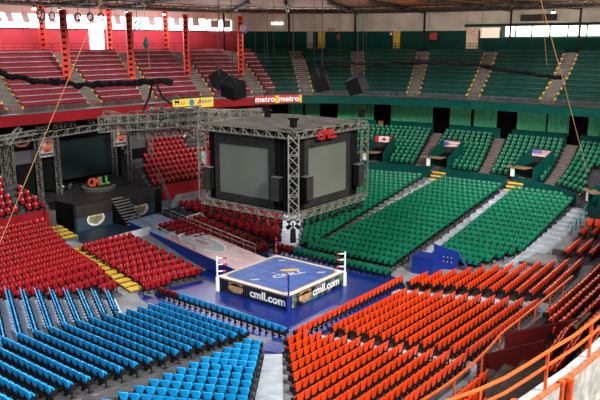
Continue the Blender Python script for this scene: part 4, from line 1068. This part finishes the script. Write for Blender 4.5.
mb = MB(); t_ = ptd((146, 40), 52); mb.bar((0, 0, -.35), (0, 0, .2), .26, 5, .05); mb.bar((0, 0, -.7), (0, 0, -.35), .05, 5, .2); o = mb.build('green_pulley', M['greenp'], loc=t_); tag(o, 'small green block hanging before the red columns', 'pulley')
# round fans
for (x, y, r, lab) in ((137, 26, .34, 'round blue and white fan hanging beside the second forward column'), (244, 29, .34, 'round blue and white fan hanging at the glare beside the fourth column'), (41, 15, .42, 'round grey fan at the top left before the windows'), (52, 16, .3, 'grey lamp unit left of the first forward column'), (78, 17, .3, 'first grey lamp unit right of the first forward column'), (90, 17, .3, 'second grey lamp unit right of the first forward column'), (101, 17, .3, 'third grey lamp unit right of the first forward column')):
    e = empty('round_fan' if 'fan' in lab else 'lamp_unit', ptd((x, y), 74), 0, lab, 'fan' if 'fan' in lab else 'lamp', 'round units hung before the left windows'); ax = Vector((CA, -SA, 0)); nn = Vector((SA, CA, 0))
    mb = MB(); N = 14
    for i in range(N):
        a0, a1 = 2 * pi * i / N, 2 * pi * (i + 1) / N; mb.bar(ax * math.cos(a0) * r + Vector((0, 0, 1)) * math.sin(a0) * r * 1.3, ax * math.cos(a1) * r + Vector((0, 0, 1)) * math.sin(a1) * r * 1.3, r * .28, 5)
    mb.build('guard', M['steel'] if x < 120 else mat('fan_blue', (.22, .25, .5), .5), e)
    mb = MB()
    for i in range(4):
        a0 = i * pi / 2 + .4; p = ax * math.cos(a0) + Vector((0, 0, 1)) * math.sin(a0); mb.bar(p * .05, p * r * .95, r * .10, 4, r * .3)
    mb.build('blade', M['white'] if x > 120 else M['grey'], e)
    mb = MB(); mb.bar((0, 0, r), (0, 0, 1.6), .03); mb.build('hanger', M['steel'], e)
# ================================================================== BANNERS ON THE FASCIA
def fas(px0, px1, z0, z1, m, name='backing', parent=None, off=-.22, base=None):
    a, b_ = th_at_x(px0, deck, 0, 10.9), th_at_x(px1, deck, 0, 10.9); mb = MB(); ribbon(mb, deck, a, b_, sprofile(off, z0, off + .04, z1), .02)
    if base: mb.v = [(p[0] - base[0], p[1] - base[1], p[2] - base[2]) for p in mb.v]
    return mb.build(name, m, parent)
def fasframe(px):
    th = th_at_x(px, deck, 0, 10.9); p = deck(th, -.3); q = deck(th - .01, -.3); d = Vector((q[0] - p[0], q[1] - p[1], 0)).normalized(); return p, d
mred = mat('metro_red', (.60, .02, .02), .5)
for x0, x1, xt, lab in ((274.5, 255, 265, 'left red metro banner on the balcony front'), (302, 279.5, 289, 'right red metro banner on the balcony front')):
    p, d = fasframe(xt); base = (p[0], p[1], 10.5); e = empty('metro_banner', base, 0, lab, 'banner', 'metro banners on the balcony front')
    fas(x1, x0, 10.5, 11.35, mred, 'backing', e, -.24, base)
    text('lettering', 'metro', .84, M['ringwhite'], e, frame_mtx((0, 0, .45), d, (0, 0, 1)), .02, 1.15, .03)
    if x0 > 300:
        fas(299.5, 302, 10.5, 11.35, M['yellow'], 'yellow_end', e, -.28, base); 
    else: fas(275, 279.3, 10.5, 11.35, M['yellow'], 'yellow_end', e, -.28, base)
p, d = fasframe(192); base = (p[0], p[1], 10.65); e = empty('yellow_banner', base, 0, 'yellow banner with blue and red lettering on the red balcony front', 'banner')
fas(172, 213, 10.5, 11.5, mat('banner_yellow', (.85, .66, .08), .5), 'backing', e, -.24, base)
o1 = d * -.2
mb = MB(); mb.disc(Vector((0, 0, .45)) - d * .1, .33, .33, 16, d, (0, 0, 1)); mb.build('round_logo', mat('logo_bluegreen', (.06, .22, .45), .5), e)
mb = MB()
for k in range(5): mb.bar(Vector((0, 0, .3)) + d * (1.0 + .32 * k), Vector((0, 0, .62)) + d * (1.12 + .32 * k), .06, 4)
mb.build('blue_script', mat('script_blue', (.1, .1, .5), .5), e)
mb = MB(); mb.bar(Vector((0, 0, .25)) + d * .7, Vector((0, 0, .7)) + d * 1.0, .09, 4)
for k in range(4): mb.bar(Vector((0, 0, .25)) - d * (2.2 - .35 * k), Vector((0, 0, .55)) - d * (2.1 - .35 * k), .05, 4)
mb.build('red_script', mat('script_red', (.7, .05, .06), .5), e)
# ================================================================== VOMITORIES in the green tier
flags = {384: 'cross', 447: 'star', 530: 'stripe'}
for vx, fl in ((374, 'cross'), (438, 'star'), (523, 'stripe'), (594, None)):
    th = th_at_x(vx, tier, 0, 4.5); x, y = tier(th, -.1); q = tier(th - .01, -.1); d = Vector((q[0] - x, q[1] - y, 0)).normalized(); n = Vector((-d.y, d.x, 0))
    if n.x * x + n.y * y < 0: n = -n
    z0 = bar_z(th) + .3
    e = empty('entrance_tunnel', (x, y, z0), 0, {374: 'tunnel entrance with a red and white flag on its back wall, right of the screens', 438: 'tunnel entrance with the blue triangle flag in the green tier', 523: 'tunnel entrance with the blue and pink striped flag in the green tier', 594: 'dark tunnel entrance at the right edge of the green tier'}[vx], 'entrance', 'tunnel entrances in the green tier')
    w = 1.1; L = 3.4
    def V(u, v, z): return tuple(d * u + n * v + Vector((0, 0, z)))
    for s in (-1, 1):
        mb = MB(); mb.hexa([V(s * w - .08, 0, 0), V(s * w + .08, 0, 0), V(s * w + .08, L, 0), V(s * w - .08, L, 0), V(s * w - .08, 0, 1.9), V(s * w + .08, 0, 1.9), V(s * w + .08, L, 3.3), V(s * w - .08, L, 3.3)])
        mb.build('side_wall', M['greenp'], e)
    mb = MB(); mb.hexa([V(-w, 1.2, -.0), V(w, 1.2, 0), V(w, L, 0), V(-w, L, 0), V(-w, 1.2, 1.6), V(w, 1.2, 1.6), V(w, L, 1.9), V(-w, L, 1.9)]); mb.build('tunnel_mouth', M['dark'], e)
    mb = MB(); mb.hexa([V(-w, L - .1, 1.9), V(w, L - .1, 1.9), V(w, L, 1.9), V(-w, L, 1.9), V(-w, L - .1, 3.3), V(w, L - .1, 3.3), V(w, L, 3.3), V(-w, L, 3.3)]); mb.build('back_wall', M['steel'], e)
    mb = MB(); mb.hexa([V(-w - .9, -.3, 1.75), V(w * .3, -.3, 1.75), V(w * .6, .5, 1.85), V(-w - .4, .5, 1.85), V(-w - .9, -.3, 1.79), V(w * .3, -.3, 1.79), V(w * .6, .5, 1.89), V(-w - .4, .5, 1.89)]); mb.build('canopy_frame', mat('tan_canopy', (.26, .18, .09), .7), e)
    mb = MB(); mb.hexa([V(-w - .15, -.12, .9), V(-w + .25, -.12, .9), V(-w + .25, -.05, .9), V(-w - .15, -.05, .9), V(-w - .15, -.12, 1.7), V(-w + .25, -.12, 1.7), V(-w + .25, -.05, 1.7), V(-w - .15, -.05, 1.7)]); mb.build('white_notice', M['white'], e)
    if fl:
        cols = {'cross': (.75, .72, .70), 'star': (.62, .32, .32), 'stripe': (.62, .36, .34)}
        def fb(u0, u1, z0_, z1_, m, nm, o_=.0):
            mb = MB(); mb.hexa([V(u0, L - .16 - o_, z0_), V(u1, L - .16 - o_, z0_), V(u1, L - .12, z0_), V(u0, L - .12, z0_), V(u0, L - .16 - o_, z1_), V(u1, L - .16 - o_, z1_), V(u1, L - .12, z1_), V(u0, L - .12, z1_)]); return mb.build(nm, m, flag)
        flag = empty('wall_flag', (0, 0, 0), 0); flag.parent = e
        fb(-1.1, 1.1, 2.55, 3.2, mat('flag_' + fl, cols[fl], .7, noise=.3, scale=4), 'cloth')
        if fl == 'cross':
            fb(-1.1, -.6, 2.55, 3.2, M['padred'], 'red_band', .01); fb(.6, 1.1, 2.55, 3.2, M['padred'], 'red_band', .01); fb(-.3, .3, 2.8, 2.95, M['padred'], 'red_emblem', .01); fb(-.12, .12, 2.68, 3.08, M['padred'], 'red_emblem', .01)
        elif fl == 'star':
            mb = MB(); mb.face([V(-1.1, L - .18, 2.55), V(-.1, L - .18, 2.88), V(-1.1, L - .18, 3.2)]); mb.build('blue_triangle', mat('flag_blue', (.05, .08, .35), .6), flag)
            fb(-.9, 1.1, 2.7, 2.78, M['white'], 'white_stripe', .005); fb(-.9, 1.1, 2.95, 3.03, M['white'], 'white_stripe', .005)
        else:
            fb(-1.1, 0, 2.85, 3.2, mat('flag_blue2', (.12, .16, .5), .6), 'blue_canton', .01); fb(-1.1, 1.1, 2.6, 2.68, M['white'], 'white_stripe', .005)
# tier stairs
for i in range(3):
    mb = MB()
    for k in range(20):
        t = .2 + .41 * k; f = k / 19; th = GRT[i] + (GRB[i] - GRT[i]) * f; r = math.hypot(*tier(th, t)); dth = .55 / r
        ribbon(mb, tier, th - dth, th + dth, sprofile(t, lambda th: bar_z(th), t + .42, lambda th_, t=t: tierz(th_, t) + .08), 1)
    tag(mb.build('floor_stairs', mat('tier_stairs', (.16, .13, .12), .7, noise=.3, scale=2)), kind='structure')
# orange boxes and brown things in the doorways
mb = MB(); mb.box(-.9, -.3, 0, .9, .3, .35); mb.box(-.8, -.3, .36, .6, .3, .68); mb.box(-.2, -.25, .69, .7, .25, .95)
p = tier(th_at_x(309, tier, 8.9, 8), 8.4); o = mb.build('orange_crate_stack', mat('crate_orange', (.75, .20, .04), .6), loc=(p[0], p[1], PZ + .1)); o.rotation_euler.z = -.3; tag(o, 'orange crates stacked in the doorway above the rig roof', 'crates')
p = tier(th_at_x(380, tier, 8.9, 8), 9.5); mb = MB(); mb.box(-.3, -.1, 0, .3, .1, 2.2); o = mb.build('brown_door_leaf', mat('brown_wood', (.35, .2, .08), .6), loc=(p[0], p[1], PZ - 1.4)); tag(o, 'narrow brown door leaf in the dark doorway beyond the first flag', 'door leaf')
# mexican pennant by the left rig tower
e = empty('hanging_pennant', ptd((203, 160), 50), 0, 'green white and red pennant at the left rig tower', 'flag'); ax = Vector((CA, -SA, 0))
for i, m in enumerate((mat('flag_green', (.03, .35, .12), .7), M['white'], M['padred'])):
    mb = MB(); a0, a1 = (-.45 + i * .35, -.1 + i * .35); zt = (.6, .6); mb.face([ax * a0 + Vector((0, 0, .62)), ax * a0 + Vector((0, 0, .45 - .5 * i)), ax * a1 + Vector((0, 0, .45 - .5 * (i + 1))), ax * a1 + Vector((0, 0, .62))]); mb.build('stripe', m, e)
# ================================================================== blue box at the end of the ringside floor
x, y = at(404, 283, .1); e = empty('blue_stand', (6.8, 8.9, .25), 0, 'dark blue box with a perforated back at the corner of the green seats', 'box')
MB().box(-.9, -.7, 0, .9, .7, 1.35).build('body', M['bluebox'], e)
mb = MB(); mb.hexa([(.5, .6, .3), (2.1, .9, .3), (2.1, 1.0, .3), (.5, .75, .3), (.2, .6, 2.1), (2.1, .9, 1.75), (2.1, 1.0, 1.75), (.2, .75, 2.1)]); bp = mb.build('back_panel', M['bluebox'], e)
mb = MB()
for i in range(4):
    for j in range(2): mb.disc((.75 + i * .3, .62 + i * .045, .9 + j * .35), .07, .07, 8, (1, .15, 0), (0, 0, 1))
mb.build('hole_pattern', mat('hole_light', (.22, .2, .14), .6), bp)
mb = MB(); mb.bar((2.1, .95, 1.7), (3.3, .9, 0.1), .1, 5); mb.build('brace', M['bluebox'], e)
# blue low box and white floor below the rig
e = empty('blue_step_box', (-4.6, 7.6, .05), 0, 'low dark blue step box at the foot of the white aisle', 'step'); MB().hexa([(-.9, -.3, 0), (.9, -.3, 0), (.9, .3, 0), (-.9, .3, 0), (-.85, -.25, .4), (.85, -.25, .4), (.85, .25, .4), (-.85, .25, .4)]).build('body', M['bluebox'], e)
# ================================================================== RIGHT SIDE: hatch, rails, orange balcony
mb = MB(); hx, hy = 14.6, 10.8
mb.mi = 0
for (x0, y0, x1, y1) in ((13.2, 11.8, 15.2, 14.2), (12.8, 9.3, 14.6, 11.3)):
    z = zs((x0 + x1) / 2, (y0 + y1) / 2) + .12; mb.box(x0, y0, z - .5, x1, y1, z + .1)
tag(mb.build('floor_landing', [M['concrete']]), kind='structure')
mb = MB(); z = zs(14.8, 14.8); mb.box(14.3, 14.3, z - .3, 16.6, 14.7, z + .35); mb.box(12.9, 11.45, z - .9, 15.2, 11.65, z - .12)
tag(mb.build('floor_pit_edge', M['riser']), kind='structure')
# green hand rail by the third aisle steps
e = empty('aisle_handrail', (13.9, 24.6, zs(13.9, 24.6)), 0, 'green handrail descending from the third yellow steps', 'handrail'); dd = Vector((.3, -5.5, -1.0))
for k in range(5):
    q = dd * (k / 4); mb = MB(); mb.bar(q, q + Vector((0, 0, .95)), .035); mb.build('post', M['greenp'], e)
mb = MB(); mb.bar((0, 0, .95), dd + Vector((0, 0, .95)), .04); mb.bar((0, 0, .5), dd + Vector((0, 0, .5)), .03); mb.build('rail', mat('teal_rail', (.03, .3, .22), .5), e)
# mesh railing on the orange barrier
e0 = [D(a) for a in (-52, -45, -38, -31, -24, -17, -10, -3, 4, 10)]
e = empty('mesh_railing', (*tier(0, 0), bar_z(0)), 0, 'orange railing with wire mesh panels along the dark red barrier', 'railing'); ox, oy, oz = (*tier(0, 0), bar_z(0))
pr = None
for th in [D(a) for a in range(-60, 16, 7)]:
    x, y = tier(th, -.0); z = bar_z(th) + .5; mb = MB(); mb.bar((x - ox, y - oy, z - oz), (x - ox, y - oy, z - oz + 1.05), .045, 5); mb.build('post', M['orangep'], e)
mb = MB(); ribbon(mb, tier, D(-60), D(15), [(-.04, bz(1.5)), (.04, bz(1.5)), (.04, bz(1.58)), (-.04, bz(1.58))]); mb.v = [(p[0] - ox, p[1] - oy, p[2] - oz) for p in mb.v]; mb.build('top_rail', M['orangep'], e)
mb = MB()
a = D(-60)
while a < D(15):
    x, y = tier(a, 0); z = bar_z(a) + .55; mb.bar((x - ox, y - oy, z - oz), (x - ox, y - oy, z - oz + .95), .007, 3); a += .012
for z in (.75, .95, 1.15, 1.35): ribbon(mb, tier, D(-60), D(15), [(-.006, bz(z)), (.006, bz(z)), (.006, bz(z + .012)), (-.006, bz(z + .012))], D(4))
mb.v = [(p[0] - ox, p[1] - oy, p[2] - oz) for p in mb.v]; mb.build('wire_mesh', M['grey'], e)
# dark red vomitory in the orange tier
th = D(-17); x, y = tier(th, 0)
e = empty('orange_tier_tunnel', (0, 0, 0), 0, 'dark red walled tunnel cut into the shadowed orange tier', 'entrance', None)
PA = [at(475, 372, 3.4), at(532, 322, 4.6), at(548, 318, 4.8), at(520, 345, 4.0)]
a0 = at(470, 366, 2.9); a1 = at(556, 318, 4.9)
def wallbetween(a, b_, za, zb, h, w, nm, m):
    d = Vector((b_[0] - a[0], b_[1] - a[1], 0)).normalized(); n = Vector((-d.y, d.x, 0)) * w
    A_ = Vector((a[0], a[1], za)); B_ = Vector((b_[0], b_[1], zb)); hv = Vector((0, 0, h))
    mb = MB(); mb.hexa([A_ - n - hv, B_ - n - hv, B_ + n - hv, A_ + n - hv, A_ - n, B_ - n, B_ + n, A_ + n]); return mb.build(nm, m, e)
wallbetween(at(505, 340, 3.6), at(580, 318, 4.9), 3.9, 4.9, 2.6, .1, 'side_wall', M['dred'])
wallbetween(at(478, 356, 3.2), at(545, 342, 4.6), 3.2, 4.7, 2.6, .1, 'side_wall', M['dred'])
wallbetween(at(574, 325, 4.8), at(588, 312, 4.8), 4.8, 4.8, .15, .18, 'landing_top', mat('tunnel_cap', (.22, .14, .09), .7, noise=.3))
# upper balcony on the camera's side: wall, ledge and the bright orange railing
def nearc(th, t): return sup(th, 26.2 + t, 36.5 + t, 3.0)
def rail_pts(z, L): return [(*at(x_, y_, z), z) for x_, y_ in L]
RT = 12.55
topL = [(430, 408), (450, 400), (478, 390), (505, 378), (530, 363), (552, 349), (575, 335), (600, 316), (625, 294)]
botL = [(470, 408), (505, 391), (530, 379), (552, 366), (575, 350), (600, 332), (625, 312)]
TP = rail_pts(RT, topL)
# plan curve of the balcony edge = below the top rail
def smooth_path(mb, P, r, n=8):
    for a, b_ in zip(P, P[1:]): mb.bar(a, b_, r, n)
e = empty('balcony_rail_orange', (TP[3][0], TP[3][1], RT - 1), 0, 'bright orange tubular railing on the near balcony at lower right', 'railing'); ox, oy, oz = TP[3][0], TP[3][1], RT - 1
def loc(P): return [(p[0] - ox, p[1] - oy, p[2] - oz) for p in P]
mb = MB(); smooth_path(mb, loc(TP), .028); mb.build('top_rail', M['orangep'], e)
mb = MB(); smooth_path(mb, loc([(p[0], p[1], RT - .24) for p in TP]), .025); mb.build('middle_rail', M['orangep'], e)
posts = [(480, 390), (548, 352), (592, 322)]
for pxp in posts:
    a, b_ = at(pxp[0], pxp[1], RT); mb = MB(); mb.bar((a - ox, b_ - oy, 0.0), (a - ox, b_ - oy, 1.0), .028, 8); mb.bar((a - ox, b_ - oy, .28), (a - ox, b_ - oy, .32), .04, 8); mb.build('post', M['orangep'], e)
# kerb below the railing (white-painted concrete, orange top edge)
KZ = RT - .46
outward = []
for i, p in enumerate(TP):
    a = TP[max(0, i - 1)]; b_ = TP[min(len(TP) - 1, i + 1)]; d = Vector((b_[0] - a[0], b_[1] - a[1], 0)).normalized(); n = Vector((d.y, -d.x, 0))
    if n.x * p[0] + n.y * p[1] < 0: n = -n
    outward.append(n)
def sweep(P, N, prof, name, m, kind=True):
    mb = MB(); rows = []
    for p, n in zip(P, N):
        rows.append([tuple(Vector((p[0], p[1], 0)) + n * t + Vector((0, 0, z))) for t, z in prof])
    k = len(prof)
    for r0, r1 in zip(rows, rows[1:]):
        for j in range(k): mb.face([r0[j], r0[(j + 1) % k], r1[(j + 1) % k], r1[j]])
    return tag(mb.build(name, m), kind='structure')
wc = mat('peeling_white_concrete', (.50, .50, .48), .8, noise=.45, scale=5, bump=.3)
sweep(TP, outward, [(-.16, KZ - 1.6), (.16, KZ - 1.6), (.16, KZ - .12), (.06, KZ - .12), (.06, KZ - .18), (-.16, KZ - .2)], 'wall_balcony_near', wc)
sweep(TP, outward, [(.08, KZ - .12), (.165, KZ - .12), (.165, KZ - .08), (.08, KZ - .08)], 'trim_kerb', mat('peeling_orange', (.62, .17, .07), .7, noise=.5, scale=8))
sweep(TP, outward, [(.12, KZ - 1.1), (1.4, KZ - 1.1), (1.4, KZ - 1.0), (.12, KZ - 1.0)], 'floor_near_balcony', mat('worn_ledge', (.42, .38, .30), .8, noise=.4, scale=4))
sweep(TP, outward, [(-.6, KZ - 1.75), (14, KZ - 1.75), (14, KZ - 1.6), (-.6, KZ - 1.6)], 'ceiling_near_balcony', M['dark'])
tag(MB().hexa([(x_, y_, z_) for z_ in (10.6, 11.1) for x_, y_ in ((28.4, -24), (24.8, 6), (44, 6), (44, -24))]).build('near_deck_shade', M['dark']), kind='structure')  # out-of-view deck slabs added to shade the orange tier
tag(MB().hexa([(x_, y_, z_) for z_ in (10.6, 11.1) for x_, y_ in ((24.8, 6), (20.5, 26), (44, 30), (44, 6))]).build('near_deck_shade', M['dark']), kind='structure')
for j, (x, y) in enumerate(((562, 379), (571, 377), (515, 399))):
    a, b_ = at(x, y, KZ - .02)
    e = empty('orange_stub_post', (a, b_, KZ - .6), 0, ['left one of the two capped orange stub posts by the white kerb', 'right one of the two capped orange stub posts by the white kerb', 'low orange stub post at the bottom edge'][j], 'post', 'orange stub posts behind the near railing')
    mb = MB(); mb.bar((0, 0, 0), (0, 0, .5), .05, 10); mb.build('tube', M['orangep'], e); mb = MB(); mb.bar((0, 0, .5), (0, 0, .56), .062, 10); mb.build('cap', M['orangep'], e)
# ================================================================== LIGHT
w = bpy.data.worlds.new('World'); scene.world = w; w.use_nodes = True
w.node_tree.nodes['Background'].inputs[0].default_value = (.75, .80, .9, 1); w.node_tree.nodes['Background'].inputs[1].default_value = .05
def area(name, loc, rot_to, sx, sy, power, color=(1, 1, 1)):
    l = bpy.data.lights.new(name, 'AREA'); l.shape = 'RECTANGLE'; l.size = sx; l.size_y = sy; l.energy = power; l.color = color
    o = bpy.data.objects.new(name, l); COL.objects.link(o); o.location = loc
    o.rotation_euler = (Vector(rot_to) - Vector(loc)).to_track_quat('-Z', 'Y').to_euler(); return o
area('key_light', (58, -20, 42), (4, 0, 0), 14, 14, 85000, (1, .95, .88))  # unseen key light; near half of the roof is left out for it
area('rear_fill', (16, -52, 42), (-2, -6, 0), 14, 14, 21000, (.95, .97, 1))  # unseen second key light, added to brighten the blue seats
area('overhead_fill', (4, -6, 22), (0, -2, 0), 20, 16, 500, (.95, .97, 1))  # unseen overhead fill added to lift the ring area
area('window_daylight', (-33, 12, 18.6), (4, -4, 0), 26, 2.5, 2300, (1, .95, .97))
area('window_daylight_corner', (-28, 32, 18.6), (2, -4, 0), 16, 2.5, 2000, (1, .95, .97))
area('window_daylight_right', (10, 42, 18.2), (4, 10, 2), 12, 2, 1200, (1, .95, .85))
area('wall_wash', (-2, 37, 20.6), (-3, 46, 18.8), 36, 1, 520, (1, .93, .82))  # unseen strip light added to brighten the cream wall
area('curtain_fill', (8, 18, 8.6), (-2, 36, 9.6), 14, 1.5, 750, (1, .95, .88))  # unseen fill added to light the curtains under the balcony
area('roof_fill', (-6, 24, 17.6), (-8, 30, 30), 40, 14, 700, (1, .85, .7))  # unseen upward fill added to brighten the ceiling
area('dado_wash', (-34, 10, 20.6), (-38, 10, 15), 30, 1.5, 1300, (1, .85, .88))  # unseen strip added to imitate window glare on the red dado
# ================================================================== CAMERA
cam = bpy.data.cameras.new('Camera'); co = bpy.data.objects.new('Camera', cam); COL.objects.link(co)
cam.sensor_width = 36; cam.lens = F / 600 * 36; cam.clip_start = .1; cam.clip_end = 400
co.location = (CAMX, CAMY, CAMH); co.rotation_euler = (pi / 2 - PITCH, 0, -ANG)
scene.camera = co
scene.view_settings.view_transform = 'Standard'
scene.view_settings.look = 'None'
